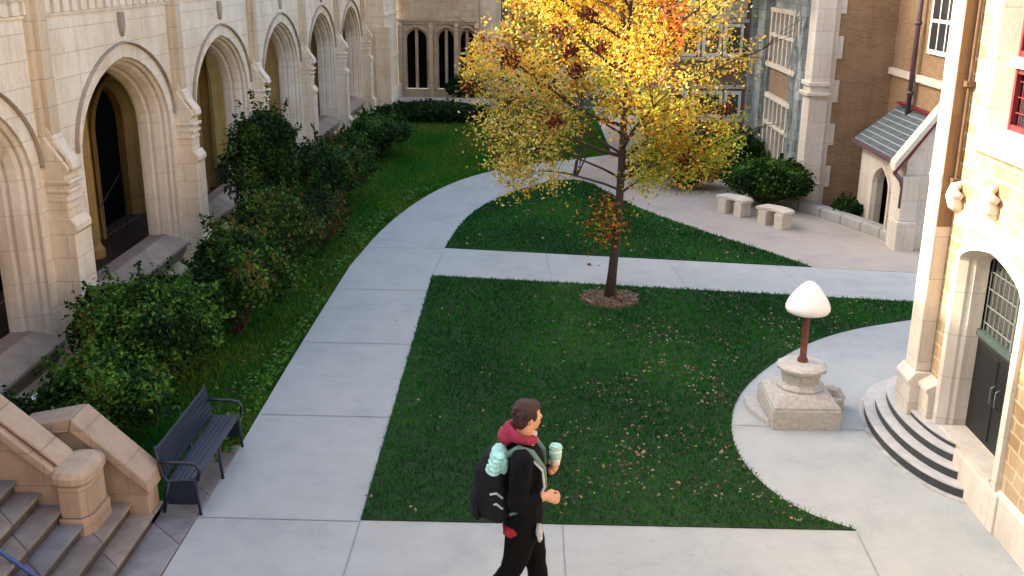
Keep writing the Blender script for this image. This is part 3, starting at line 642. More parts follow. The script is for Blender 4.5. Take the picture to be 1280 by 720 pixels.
# sapling behind
SP = (.95, 22.6, 0)
T = thing('sapling', 'thin multi-stemmed sapling on the far path behind the lawn tree', 'tree', SP)
tree(T, SP, (.25, .1), 3.4, .03, .34, 1.2, 9, 6500, .04, TM, [.34, .16, .22, .06, .12, .05, .02, .03], 5)
b = MB()
for dx in (.25, .45): b.tube([(SP[0] + .05, SP[1], 0), (SP[0] + dx, SP[1] + .1, .9), (SP[0] + dx * 2.2, SP[1] + .1, 2.0)], [.02, .014, .008], 6)
b.build('stem', M['bark'], T)
for i, (bs, H, sp, n, sd, wts, lb) in enumerate([((.3, 30.5, 0), 6.6, 2.7, 26000, 21, [.55, .18, .22, .03, .02, 0, 0, 0], 'tall pale yellow tree, added for the glare before the far court wall'),  # pale leaves stand in for the bright glare behind the lawn tree
        ((3.2, 28.6, 0), 6.2, 2.3, 16000, 22, [.30, .34, .06, .2, .08, .02, 0, 0], 'orange tinted tree right of the tall pale yellow tree'),
        ((.25, 27.9, 0), 3.8, 1.6, 9500, 23, [.2, .10, .46, .02, .16, .04, .01, .01], 'short pale autumn tree standing in the turf in front of the tall pale yellow one')]):
    T = thing('background_tree', lb, 'tree', bs, 'autumn trees at the back of the court')
    tree(T, bs, (.2, 0), H, .09, .28, sp, 13, n, .06, TM, wts, sd)

# ------------------------------------------------------------------ far left wing
YW = 36.6; fS = Frame('S', YW)
T = thing('far_wing', 'cream stone wing with three narrow arched windows across the end of the court', 'building', (-3, YW, 0))
wins = [(-4.1, .42, .3, 2.0, 2.4), (-3.06, .34, .3, 2.0, 2.4), (-2.33, .30, .3, 2.0, 2.4)]
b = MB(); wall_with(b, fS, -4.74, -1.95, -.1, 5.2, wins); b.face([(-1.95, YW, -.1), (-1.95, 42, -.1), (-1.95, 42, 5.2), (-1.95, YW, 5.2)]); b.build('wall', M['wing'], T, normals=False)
for uc, hw, si, sp, ap in wins:
    b = MB(); sweep(b, fS, uc, hw, si, sp, ap, [(-.09, -.0), (-.09, -.05), (-.03, -.07), (0, 0), (.07, .1), (.07, .3)]); o = b.build('window', M['wing'], T)
    b = MB(); fbox(b, fS, uc - hw, uc + hw, .24, .27, si, ap); b.build('pane', M['black'], o)
    b = MB(); fbox(b, fS, uc - .05, uc + .05, .1, .2, si, ap - .08); b.build('mullion', M['wing'], o)
for x in (-4.66, -3.58, -2.70, -1.99):
    b = MB(); fbox(b, fS, x - .07, x + .07, -.16, .0, -.1, 2.45); b.prismX([(YW - .16, 2.45), (YW, 2.45), (YW, 2.7)], x - .07, x + .07); b.build('buttress', M['wing'], T)
b = MB(); fbox(b, fS, -4.74, -1.93, -.12, .0, 2.62, 2.72); fbox(b, fS, -4.74, -1.93, -.06, .0, 2.52, 2.62); b.build('string_course', M['wing'], T)
b = MB(); b.box(-4.74, -1.9, YW - .1, 42, 5.2, 5.4); b.build('roof', M['slate'], T)
b = MB(); b.box(-4.9, -1.1, 33.6, 35.4, -.1, .16); tag(b.build('terrace_slab', M['concrete_warm'], bevel=.02), 'low worn stone terrace in front of the far wing', 'terrace')
bush('long black-green hedge in front of the low stone terrace', (-3.0, 31.2, .15), (1.75, .85, .42), 6500, .06, [.8, .2, 0, 0], G3, group='low hedges', name='hedge', seed=12, lump=.12)
bush('small dark shrub against the far wing windows', (-2.35, 35.6, .35), (.75, .4, .55), 2200, .06, [.8, .2, 0, 0], G3, group='far shrubs', seed=13)

# rear hall across the back
YR = 38; fR = Frame('S', YR)
T = thing('rear_hall', 'pale stone hall closing the court behind the autumn trees', 'building', (2, YR, 0))
b = MB(); fbox(b, fR, -1.94, 5.2, 0, 6, -.1, 4.8); b.build('wall', M['ashlar'], T)
b = MB(); fbox(b, fR, -1.9, 5.2, -.08, 0, 1.9, 2.15); fbox(b, fR, -1.9, 5.2, -.08, 0, 3.6, 3.8); fbox(b, fR, -1.9, 5.2, -.1, 0, -.1, .5); b.build('string_course', M['white_stone'], T)
for i, x in enumerate((-.9, .4, 1.7, 3.0, 4.3)):
    for z in (.8, 2.5):
        b = MB(); fbox(b, fR, x - .36, x + .36, -.06, 0, z, z + .95); o = b.build('window', M['white_stone'], T)
        b = MB(); fbox(b, fR, x - .29, x - .02, -.065, -.03, z + .07, z + .87); fbox(b, fR, x + .02, x + .29, -.065, -.03, z + .07, z + .87); b.build('pane', M['glass'], o)
b = MB(); b.box(-2.0, 5.3, YR - .15, YR + 6, 4.8, 5.0); b.build('roof', M['slate'], T)

# ------------------------------------------------------------------ brick building with stone bay (right)
XB = 5.3; YB = 25.0; fW = Frame('W', XB); fF = Frame('S', YB); YN = 19.9; fN = Frame('S', YN)
T = thing('brick_building', 'brown brick building with a weathered grey stone window bay', 'building', (6.5, 21, 0))
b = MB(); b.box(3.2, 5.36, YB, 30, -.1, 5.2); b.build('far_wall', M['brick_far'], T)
b = MB(); b.box(5.62, 12, YN, 29, -.1, 5.2); b.build('near_wall', M['brick'], T)
b = MB(); b.box(3.1, 12.1, YN + .05, 30.1, 5.2, 5.35); b.build('roof', M['slate'], T)
# bay of stone: quoins and window walls
b = MB(); b.box(5.36, 6.0, 20.10, 24.95, -.1, 5.19); b.build('bay_wall', M['grey_stone'], T)
b = MB(); b.box(5.26, 5.62, 19.80, 20.30, -.1, 5.18); b.box(5.20, 5.62, 19.74, 20.36, -.1, .5); b.box(5.21, 5.63, 19.75, 20.36, 2.35, 2.43); b.box(5.19, 5.64, 19.73, 20.38, 2.17, 2.24)
b.build('corner_pier', M['white_stone'], T, bevel=.015)
b = MB()
for i in range(12):
    z = .0 + i * .41; b.box(5.60, 5.62 + (.20 if i % 2 else .10), 19.868, 20.1, z, z + .41)
b.build('quoins', M['white_stone'], T)
b = MB()
for y in (20.62, 24.55):
    b = MB(); b.tube([(5.33, y, -.1), (5.33, y, 5.1)], .13, 8); b.tube([(5.27, y + .16, -.1), (5.27, y + .16, 5.1)], .06, 8); b.build('shaft', M['grey_stone'], T)
b = MB(); b.box(5.1, 5.4, 24.75, 25.02, -.1, 5.15); b.box(5.16, 5.4, 23.75, 24.45, -.1, 5.12); b.build('left_pier', M['grey_stone'], T, bevel=.02)
for z0, z1 in ((.5, 1.72), (2.5, 3.57)):
    b = MB(); y0, y1 = 21.15, 23.5
    b.box(5.22, 5.40, y0 - .14, y1 + .14, z0 - .10, z0); b.box(5.24, 5.40, y0 - .12, y1 + .12, z1, z1 + .10)
    b.box(5.26, 5.38, y0 - .12, y0, z0, z1); b.box(5.26, 5.38, y1, y1 + .12, z0, z1)
    zm = z0 + (z1 - z0) * .55; b.box(5.245, 5.37, y0, y1, zm - .035, zm + .035)
    o = b.build('window', M['white_stone'], T, bevel=.008)
    for i in range(1, 6):
        y = y0 + (y1 - y0) * i / 6; m = MB(); m.box(5.262, 5.365, y - .045, y + .045, z0 + .002, zm - .037); m.box(5.262, 5.365, y - .045, y + .045, zm + .037, z1 - .002); m.build('mullion', M['white_stone'], o)
    m = MB(); m.box(5.335, 5.352, y0, y1, z0, z1); m.build('pane', M['paleglass'], o)
b = MB(); b.box(5.30, 5.40, 21.2, 23.4, 1.84, 2.38); b.build('spandrel_panel', M['brick_far'], T)
cst = plain('grey_climber_stem', (.30, .34, .31), .9, .4, 12)    # ivy-like wandering pale stems of climber on the bay
rs = random.Random(4)
for k in range(26):
    y = rs.choice([20.75, 21.0, 23.75, 24.1, 24.4, 24.7]) + rs.uniform(-.15, .15); z = rs.uniform(.1, 1.2); q = []
    while z < rs.uniform(2.8, 4.6): q.append((5.245 + rs.uniform(-.05, .03), y, z)); y += rs.uniform(-.11, .11); z += .22
    if len(q) > 2: b = MB(); b.tube(q, .014, 5); b.build('climber_stem', cst, T)
# far wall windows
for z0, z1, xs in ((2.55, 3.15, (3.72, 4.22, 4.72)), (1.12, 1.58, (3.50, 4.02, 4.35, 4.80))):
    for x in xs:
        b = MB(); h = .225 if z0 > 2 else .2; fbox(b, fF, x - h, x + h, -.05, .02, z0 - .08, z1 + .08); o = b.build('window', M['whitepaint'], T)
        b = MB(); fbox(b, fF, x - h + .07, x + h - .07, -.056, -.02, z0, z1); b.build('pane', M['glass'], o)
b = MB(); fbox(b, fF, 3.2, 5.06, -.07, .0, 1.72, 1.8); fbox(b, fF, 3.2, 5.06, -.07, .0, .92, 1.02); fbox(b, fF, 3.2, 5.06, -.07, 0, 2.38, 2.45); fbox(b, fF, 3.2, 5.06, -.07, 0, 3.25, 3.34); b.build('string_course', M['white_stone'], T)
b = MB(); fbox(b, fF, 3.3, 5.0, -.045, 0, 3.35, 4.3); b.build('upper_panel', M['white_stone'], T)
y0r = 16.75
# near brick wall trim
b = MB(); b.box(6.8, 12, y0r + .16, YN - .001, -.1, 5.19); b.build('return_wall', M['brick'], T)
b = MB(); b.box(6.73, 6.80, y0r + .17, YN, 2.60, 2.72); b.box(6.75, 6.80, 18.55, 18.72, 1.9, 2.60); b.build('string_course', M['white_stone'], T)
b = MB(); b.tube([(6.68, 18.5, 5.15), (6.68, 18.5, 2.0)], .045, 10)
for z in (2.4, 3.6, 4.9): b.tube([(6.68, 18.5, z - .03), (6.68, 18.5, z + .03)], .065, 10)
b.build('downpipe', M['pipe'], T, smooth=True)
b = MB(); b.box(6.74, 6.80, 17.0, 18.12, 3.12, 4.7); o = b.build('window', M['whitepaint'], T)
b = MB()
for i in range(3):
    for j in range(3): b.box(6.734, 6.78, 17.07 + i * .34, 17.35 + i * .34, 3.2 + j * .5, 3.64 + j * .5)
b.build('pane', M['glass'], o)

# ------------------------------------------------------------------ gabled porch
T = thing('gabled_porch', 'white stone porch with pointed side arch and slate roof against the brick wall', 'porch', (7, 17.9, 0))
x0, x1, y0, y1 = 6.15, 8.2, 16.75, 19.1; EV, RG = 1.5, 3.1; fP = Frame('W', x0); fQ = Frame('S', y0)
b = MB(); wall_with(b, fP, y0 + .02, y1, .0, EV, [(17.85, .42, .04, .85, 1.18)], point=.3)
rx = (x0 + x1) / 2
wall_q = [(x0, 0), (x1, 0), (x1, EV), (rx, RG - .06), (x0, EV)]
b.face([(x, y0, z) for x, z in wall_q]); b.face([(x, y1, z) for x, z in ((x0, 0), (6.8, 0), (6.8, 2.06), (x0, EV))])
b.build('wall', M['white_stone'], T, normals=False)
b = MB(); sweep(b, fP, 17.85, .42, .04, .85, 1.18, [(-.07, -.0), (-.07, -.03), (0, -.03), (.04, .05), (.04, .16)], point=.3); b.build('archway', M['white_stone'], T)
b = MB(); b.box(x0 + .22, x0 + .26, y0 + .3, y1 - .2, .0, 1.3); b.build('inner_door', M['black'], T)
b = MB(); b.box(x0 + .0, x0 + .5, y0 + .3, y1 - .2, .0, .035); b.build('threshold', M['curb'], T)
b = MB(); b.prismY([(x0 - .14, EV - .06), (6.79, 2.06), (6.79, 2.12), (x0 - .14, EV)], y0 + .15, y1 + .08); b.build('roof', M['slate'], T)
b = MB(); b.prismY([(x0 - .24, EV - .16), (x0 - .24, EV - .02), (rx, RG + .17), (rx, RG + .03)], y0 - .12, y0 + .14); b.prismY([(x1 + .24, EV - .16), (x1 + .24, EV - .02), (rx + .001, RG + .17), (rx + .001, RG + .03)], y0 - .12, y0 + .14); b.build('coping', M['white_stone'], T, bevel=.01)
b = MB(); b.prismY([(x0 - .22, EV - .23), (x0 - .22, EV - .165), (rx, RG + .02), (rx, RG - .05)], y0 - .09, y0 - .0); b.build('bargeboard', M['redpaint'], T)
b = MB(); b.box(6.70, 6.79, y0 + .15, y1 + .06, 2.125, 2.17); b.build('flashing', M['redpaint'], T)
b = MB(); b.box(x0 - .2, x0 - .13, y0 + .14, y1 + .08, EV - .09, EV - .02); b.build('gutter', M['pipe'], T)
b = MB(); b.tube([(x0 - .2, y0 - .06, EV - .2), (x0 - .10, y0 - .07, EV - .32), (x0 - .06, y0 - .07, EV - .45), (x0 - .06, y0 - .07, .72)], .035, 8); b.build('downpipe', M['pipe'], T, smooth=True)
b = MB(); b.box(x0 - .10, x0 + .22, y0 - .14, y0 + .30, -.05, .5); b.prism([(x0 - .07, y0 - .11), (x0 + .2, y0 - .11), (x0 + .2, y0 + .28), (x0 - .07, y0 + .28)], .5, 1.25); b.build('corner_buttress', M['white_stone'], T, bevel=.02)
bush('small dark clipped shrub beside the white porch arch', (5.95, 18.95, .15), (.28, .42, .26), 900, .04, [.8, .2, 0, 0], G3, group='far shrubs', seed=14)
# curved curb before the porch
cp = smooth_poly([(5.05, 20.0), (5.22, 19.75), (5.62, 18.9), (6.0, 18.0), (6.26, 17.3), (6.35, 16.75)], 2)
b = MB(); prof = [(-.11, -.05), (-.11, .15), (-.09, .19), (.09, .19), (.11, .15), (.11, -.05)]
rows = []
for i, p in enumerate(cp):
    d = Vector(cp[min(i + 1, len(cp) - 1)]) - Vector(cp[max(i - 1, 0)]); d.normalize(); nx_, ny_ = d.y, -d.x
    rows.append([(p[0] - nx_ * a, p[1] - ny_ * a, z) for a, z in prof])
b.grid(rows, True, True); tag(b.build('curved_curb', masonry('curb_blocks', (.45, .45, .41), (.38, .38, .35), (.2, .2, .18), .3, .6, .012, 0, (.6, .6, .55), .5, .5)), 'low curved grey block curb leading to the white porch', 'curb')
b = MB(); b.prism([(5.28, 19.8), (5.7, 18.95), (6.08, 18.05), (6.14, 17.9), (6.14, 19.1), (7, 19.1), (7, 19.88), (5.6, 19.88)], -.05, .05); tag(b.build('planting_bed', M['mulch']), kind='structure')

# stone benches
def stone_bench(c, ang, ln, curve, label):
    T = thing('stone_bench', label, 'bench', (c[0], c[1], 0), 'curved pale stone benches by the path')
    ca, sa = cos(ang), sin(ang)
    def w2(u, v): return (c[0] + u * ca - v * sa, c[1] + u * sa + v * ca)
    rows = []
    for i in range(9):
        u = -ln / 2 + ln * i / 8; o_ = curve * (1 - (2 * u / ln) ** 2)
        rows.append([(*w2(u, o_ - .15), .27), (*w2(u, o_ - .15), .335), (*w2(u, o_ + .15), .335), (*w2(u, o_ + .15), .27)])
    b = MB(); b.grid(rows, True, True); b.build('seat', M['white_stone'], T, bevel=.015)
    for s in (-1, 1):
        b = MB(); u = s * (ln / 2 - .14); b.prism([w2(u - .10, -.12), w2(u + .10, -.12), w2(u + .10, .14), w2(u - .10, .14)], .0, .268); b.build('support', M['white_stone'], T, bevel=.01)
stone_bench((3.85, 19.15), radians(-56), .70, .10, 'curved pale stone bench, the farther one half hidden by autumn leaves')
stone_bench((4.42, 18.25), radians(-56), .68, .10, 'curved pale stone bench, the nearer one in front of the round dark shrub')
bush('round dark green shrub behind the two stone benches', (4.65, 19.85, .42), (.88, .88, .62), 9500, .042, [.6, .33, .07, 0], G3, group='shrubs by the brick building', seed=15)
bush('yellowing hedge left of the round dark shrub', (3.35, 21.6, .35), (.8, .7, .55), 5500, .045, [.3, .25, .15, .3], [L['bushdk'], L['olive'], L['bushbr'], L['gold']], group='shrubs by the brick building', seed=16)
bush('dark hedge against the far brick wall', (4.4, 23.4, .45), (.9, .9, .65), 4500, .05, [.7, .3, 0, 0], G3, group='shrubs by the brick building', seed=17)

# ------------------------------------------------------------------ lamp
LP = (2.83, 9.95)
T = thing('courtyard_lamp', 'white mushroom-shaded lamp on a stepped stone base', 'lamp', (LP[0], LP[1], 0))
b = MB(); b.box(LP[0] - .35, LP[0] + .35, LP[1] - .37, LP[1] + .37, -.02, .215)
b.grid([[(LP[0] + a * s * .345, LP[1] + .0 + c_ * s * .365, z) for a, c_ in ((-1, -1), (1, -1), (1, 1), (-1, 1))] for z, s in ((.216, .99), (.24, .97), (.34, .70))], True, True)
b.build('plinth', M['lampstone'], T, bevel=.012)
b = MB(); b.prism([(LP[0] + .355, LP[1] + .0), (LP[0] + .50, LP[1] + .07), (LP[0] + .52, LP[1] + .31), (LP[0] + .355, LP[1] + .36)], -.02, .17)
b.tube([(LP[0] + .33, LP[1] + .2, .22), (LP[0] + .43, LP[1] + .17, .20), (LP[0] + .50, LP[1] + .12, .12)], [.08, .07, .05], 10); b.build('side_scroll', M['lampstone'], T, bevel=.02)
b = MB(); b.prism([(LP[0] - .355, LP[1] - .30), (LP[0] - .355, LP[1] + .36), (LP[0] - .50, LP[1] + .36), (LP[0] - .50, LP[1] + .05)], -.02, .06); b.build('side_step', M['lampstone'], T, bevel=.01)
b = MB(); b.lathe((LP[0], LP[1], 0), [(.25, .341), (.25, .37), (.20, .39), (.19, .40), (.215, .52), (.26, .54), (.265, .575), (.22, .60), (.08, .615)], 10); b.build('pedestal', M['lampstone'], T, bevel=.008)
b = MB(); b.lathe((LP[0], LP[1], 0), [(.055, .60), (.055, .64), (.036, .67), (.034, 1.12), (.05, 1.16)], 14); b.build('pole', M['maroon_metal'], T, smooth=True)
b = MB(); b.lathe((LP[0], LP[1], 0), [(.05, 1.165), (.16, 1.15), (.205, 1.158), (.222, 1.185), (.223, 1.215), (.208, 1.26), (.178, 1.315), (.132, 1.38), (.09, 1.43), (.045, 1.468), (.02, 1.478), (.005, 1.48)], 40); b.build('lamp_shade', M['lampwhite'], T, smooth=True)
b = MB(); b.lathe((LP[0], LP[1], 0), [(.045, 1.12), (.06, 1.13), (.06, 1.15), (.05, 1.16)], 20); b.build('collar', M['maroon_metal'], T, smooth=True)

# ------------------------------------------------------------------ right-hand entrance building
XR = 3.93; fX = Frame('W', XR)
T = thing('entrance_building', 'honey coloured stone building with arched black doors and red framed window', 'building', (XR, 8.5, 0))
DZ = .35; DC, DH, DSP, DAP = 8.42, .60, 1.98, 2.19
WC, WH, WS, WT = 8.33, .64, 3.10, 5.1
b = MB(); wall_with(b, fX, 1.5, 9.66, -.1, 2.70, [(DC, DH, DZ, DSP, DAP)])
WY0, WY1 = WC - WH, WC + WH
b.face([fX(1.5, 0, 2.7), fX(WY0, 0, 2.7), fX(WY0, 0, 5.6), fX(1.5, 0, 5.6)]); b.face([fX(WY1, 0, 2.7), fX(9.66, 0, 2.7), fX(9.66, 0, 5.6), fX(WY1, 0, 5.6)])
b.face([fX(WY0, 0, 2.7), fX(WY1, 0, 2.7), fX(WY1, 0, WS), fX(WY0, 0, WS)]); b.face([fX(WY0, 0, WT), fX(WY1, 0, WT), fX(WY1, 0, 5.6), fX(WY0, 0, 5.6)])
b.face([(XR, 9.66, -.1), (11, 9.66, -.1), (11, 9.66, 5.6), (XR, 9.66, 5.6)]); b.face([(XR, 1.5, -.1), (11, 1.5, -.1), (11, 1.5, 5.6), (XR, 1.5, 5.6)]); b.face([(11, 1.5, -.1), (11, 9.66, -.1), (11, 9.66, 5.6), (11, 1.5, 5.6)])
b.build('wall', M['rubble'], T, normals=False)
b = MB(); b.box(XR - .15, 11.1, 1.4, 9.8, 5.6, 5.75); b.build('roof', M['slate'], T)
# door surround with deep splay
b = MB(); sweep(b, fX, DC, DH, DZ, DSP, DAP, [(-.11, .0), (-.11, -.04), (-.02, -.04), (0, .0), (.02, .04), (.02, .07), (.04, .10), (.04, .15), (.05, .22)], point=.3); o = b.build('doorway', M['white_stone'], T)
for yy, zz in ((DC + DH + .24, 2.50), (DC + .12, 2.62)):
    b = MB(); b.tube([(XR + .02, yy, zz - .12), (XR - .05, yy, zz - .05), (XR - .08, yy + .02, zz + .03), (XR - .05, yy + .05, zz + .10), (XR + .02, yy + .04, zz + .14)], [.05, .07, .06, .05, .03], 9)
    b.tube([(XR - .03, yy - .08, zz + .02), (XR - .09, yy - .02, zz + .06), (XR - .06, yy + .07, zz + .0)], [.03, .045, .025], 8); b.build('carved_boss', M['white_stone'], o, smooth=True)
b = MB(); fprism(b, fX, [(.0, 2.30), (-.035, 2.31), (-.05, 2.34), (-.05, 2.37), (.0, 2.41)], DC - DH - .16, DC + DH + .16); b.build('drip_mould', M['white_stone'], o)
fD = Frame('W', XR + .20)
d_ = MB(); d_.box(XR + .215, XR + .27, DC - .56, DC + .56, DZ, 1.28); dr = d_.build('door', M['door'], T)
b = MB()
for s in (-1, 1):
    for z0, z1 in ((.42, .78), (.84, 1.2)): fbox(b, fD, DC + s * .25 - .17, DC + s * .25 + .17, .005, .02, z0, z1)
b.build('panel', M['door'], dr, bevel=.006)
b = MB(); fbox(b, fD, DC - .56, DC + .56, -.01, .06, 1.285, 1.345); b.build('rail', M['teal'], dr)
b = MB(); fbox(b, fD, DC - .56, DC + .56, .05, .06, 1.35, 2.32); b.build('pane', M['glass'], dr)
b = MB()
for i in range(12): y = DC - .52 + i * .0945; b.tube([fD(y, .035, 1.35), fD(y, .035, 2.28)], .007 if i != 5 else .018, 6)
for j in range(6): z = 1.42 + j * .16; b.tube([fD(DC - .56, .035, z), fD(DC + .56, .035, z)], .007, 6)
b.build('lattice', M['lead'], dr)
b = MB()
for s in (-1, 1): b.tube([fD(DC + s * .05, .0, .80), fD(DC + s * .05, -.035, .82), fD(DC + s * .05, -.035, .96), fD(DC + s * .05, .0, .98)], .01, 8)
b.build('handle', M['lead'], dr, smooth=True)
# window with white reveals and dark red frame
b = MB()
rows = []
for ins, d in ((-.10, .0), (-.10, -.035), (.0, -.035), (.02, .0), (.09, .17), (.09, .24)):
    rows.append([fX(WY0 + ins, d, WS + ins), fX(WY1 - ins, d, WS + ins), fX(WY1 - ins, d, WT - ins), fX(WY0 + ins, d, WT - ins)])
b.grid(rows, True); fprism(b, fX, [(.2, WS + .1), (-.09, WS - .02), (-.09, WS - .09), (.0, WS - .12)], WY0 - .13, WY1 + .13)
fbox(b, fX, WY0 + .08, WY1 - .08, .08, .2, 3.72, 3.80); o = b.build('window', M['white_stone'], T)
b = MB()
for z0, z1 in ((WS + .09, 3.715), (3.805, WT - .09)):
    y0_, y1_ = WY0 + .09, WY1 - .09
    for i in range(4): y = y0_ + (y1_ - y0_) * i / 3; fbox(b, fX, max(y - .035, y0_), min(y + .035, y1_), .14, .19, z0, z1)
    fbox(b, fX, y0_ + .036, y1_ - .036, .145, .185, z0, z0 + .05); fbox(b, fX, y0_ + .036, y1_ - .036, .145, .185, z1 - .05, z1)
    for i in range(3):
        for k in range(1, 3): y = y0_ + (y1_ - y0_) * (i + k / 3) / 3; b.tube([fX(y, .175, z0 + .05), fX(y, .175, z1 - .05)], .006, 5)
    zz = z0 + .15
    while zz < z1 - .08: b.tube([fX(y0_, .175, zz), fX(y1_, .175, zz)], .006, 5); zz += .13
b.build('frame', M['redpaint'], o)
b = MB(); fbox(b, fX, WY0 + .08, WY1 - .08, .2, .21, WS + .08, WT - .08); b.build('pane', M['glass'], o)
# ashlar dressings flanking the window
b = MB()
for i in range(12):
    z = 2.72 + i * .32; 
    if z > 6.3: break
    wq = .22 if i % 2 else .12
    fbox(b, fX, WY0 - .11 - wq, WY0 - .11, -.008, .0, z, z + .318)
b.build('dressings', M['white_stone'], T)
# plinth
b = MB(); 
fprism(b, fX, [(.02, -.1), (-.10, -.1), (-.10, .60), (-.125, .62), (-.125, .66), (-.0, .73), (.02, .73)], DC + DH + .115, 9.66); fprism(b, fX, [(.02, -.1), (-.04, -.1), (-.04, .34), (-.0, .38), (.02, .38)], 1.5, DC - DH - .115)
b.build('plinth', M['white_stone'], T, bevel=.008)
# corner buttress
b = MB(); y0_, y1_ = 9.40, 9.68
fprism(b, fX, [(.0, -.1), (-.20, -.1), (-.20, .60), (-.22, .62), (-.22, .66), (-.16, .74), (.0, .74)], y0_ - .04, y1_ + .04)
b.build('buttress_base', M['white_stone'], T, bevel=.012)
b = MB(); fprism(b, fX, [(.0, .74), (-.15, .74), (-.15, 2.6), (-.165, 2.64), (-.152, 2.70), (-.152, 5.5), (.0, 5.5)], y0_, y1_); b.build('buttress', M['white_stone'], T, bevel=.012)
b = MB(); b.box(XR - .14, XR - .001, 9.393, 9.3995, 2.2, 5.5); b.build('side_strip', M['sidestrip'], T)  # thin rust-brown strip over the upper near side of the buttress
b = MB(); b.tube([(XR - .035, 9.35, 5.5), (XR - .035, 9.35, 2.6), (XR - .04, 9.34, 2.45)], .016, 10)
for z in (2.62, 3.5, 4.6): b.box(XR - .08, XR, 9.30, 9.395, z, z + .05)
b.build('downpipe', M['ochre_pipe'], T, smooth=False)
# curved entrance steps
T = thing('entrance_steps', 'four curved pale steps with dark risers before the arched doors', 'steps', (4.05, 9.1, 0))
def quarter(R, Ry, cx=4.05, cy=9.4):
    pts = []
    for i in range(41):
        a = radians(60 + (300 - 60) * i / 40); pts.append((cx + R * cos(a) if True else 0, cy + Ry * sin(a)))
    return [(XR + .3, pts[0][1])] + [(min(p[0], XR + .3), p[1]) for p in pts] + [(XR + .3, pts[-1][1])]
for i, (R, Ry, z0, z1) in enumerate(((.62, 1.34, -.05, .012), (.575, 1.26, .012, .11), (.475, 1.12, .11, .205), (.375, .98, .205, .295), (.275, .86, .295, .352))):
    b = MB(); ps = quarter(R, Ry); 
    if i == 0:
        b.prism(ps, z0, z1); b.build('base_slab', M['curb'], T)
    else:
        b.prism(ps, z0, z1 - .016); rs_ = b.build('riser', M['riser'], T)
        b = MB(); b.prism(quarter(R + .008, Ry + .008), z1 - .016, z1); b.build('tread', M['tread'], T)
b = MB(); b.box(XR - .06, XR + .01, DC - DH - .2, DC - DH + .70, -.1, .349); b.build('apron', M['white_stone'], T, bevel=.01)
b = MB(); b.box(XR - .02, XR + .24, DC - DH + .06, DC + DH - .06, .353, .375); b.build('threshold', M['white_stone'], T)

# ------------------------------------------------------------------ person
PX, PY = -.03, 6.1
T = thing('person', 'person in black jacket with maroon hood walking right along the near pavement', 'person', (PX, PY, 0))
def W(x, y, z): return Vector((PX + x, PY + y, z))
def limb(mb, pts, rads, n=14, sub=4):
    q = []; r = []
    for i in range(len(pts) - 1):
        p0 = Vector(pts[max(i - 1, 0)]); p1 = Vector(pts[i]); p2 = Vector(pts[i + 1]); p3 = Vector(pts[min(i + 2, len(pts) - 1)])
        for s in range(sub):
            t = s / sub; q.append(.5 * (2 * p1 + (p2 - p0) * t + (2 * p0 - 5 * p1 + 4 * p2 - p3) * t * t + (3 * p1 - p0 - 3 * p2 + p3) * t ** 3)); r.append(rads[i] * (1 - t) + rads[i + 1] * t)
    q.append(Vector(pts[-1])); r.append(rads[-1]); mb.tube([W(*p) for p in q], r, n)
def torso(mb, rings, n=22):
    mb.grid([[W(cx + rx * cos(2 * pi * k / n), cy + ry * sin(2 * pi * k / n), z) for k in range(n)] for cx, cy, z, rx, ry in rings], True, True)
ShN, ElN, WrN = (-.01, -.19, 1.45), (-.03, -.25, 1.19), (.14, -.20, 1.235)
ShF, ElF, WrF = (.0, .19, 1.45), (.06, .25, 1.17), (.20, .12, 1.255)
HipN, KnN, AnN = (-.01, -.09, .93), (-.085, -.10, .60), (-.38, -.10, .22)
HipF, KnF, AnF = (.02, .09, .93), (.10, .10, .54), (.13, .10, .09)
HC = Vector((.030, .01, 1.708)); HS = .88; turn = radians(22)
def hd(x, y, z): # head local -> person local
    x *= HS; y *= HS; z *= HS
    return (HC.x + x * cos(turn) - y * sin(turn), HC.y + x * sin(turn) + y * cos(turn), HC.z + z)
b = MB()
torso(b, [(0, 0, .86, .07, .10), (0, 0, .95, .08, .12), (.0, 0, 1.1, .085, .12), (0, 0, 1.3, .115, .165), (-.005, 0, 1.42, .11, .19), (-.01, 0, 1.49, .07, .13), (0, 0, 1.52, .055, .06)])
limb(b, [(-.015, 0, 1.48), (.0, 0, 1.56), (.02, .0, 1.66)], [.062, .055, .055])
for S_, E_, W_ in ((ShN, ElN, WrN), (ShF, ElF, WrF)): limb(b, [S_, E_, W_], [.052, .04, .027])
for H_, K_, A_ in ((HipN, KnN, AnN), (HipF, KnF, AnF)): limb(b, [H_, K_, A_], [.07, .05, .036])
limb(b, [AnN, (-.40, -.10, .13), (-.33, -.10, .05), (-.27, -.10, .035)], [.036, .035, .032, .022]); limb(b, [AnF, (.12, .10, .055), (.22, .10, .04), (.31, .10, .03)], [.036, .036, .034, .022])
b.ball(W(*hd(-.015, 0, .025)), (.087, .070, .087), 20, 14); b.ball(W(*hd(.02, 0, -.045)), (.061, .052, .070), 16, 12); b.ball(W(*hd(.045, 0, -.092)), (.031, .028, .024), 12, 8)
limb(b, [hd(.078, 0, .012), hd(.101, 0, -.026), hd(.092, 0, -.036)], [.009, .012, .009], 8, 3)
for s in (-1, 1):
    b.ball(W(*hd(-.012, s * .077, -.02)), (.018, .010, .030), 10, 8); b.ball(W(*hd(.056, s * .038, -.03)), (.022, .02, .02), 10, 8)
b.ball(W(*hd(.078, 0, -.062)), (.013, .022, .008), 10, 6); b.ball(W(*hd(.070, 0, .030)), (.018, .045, .012), 10, 6)
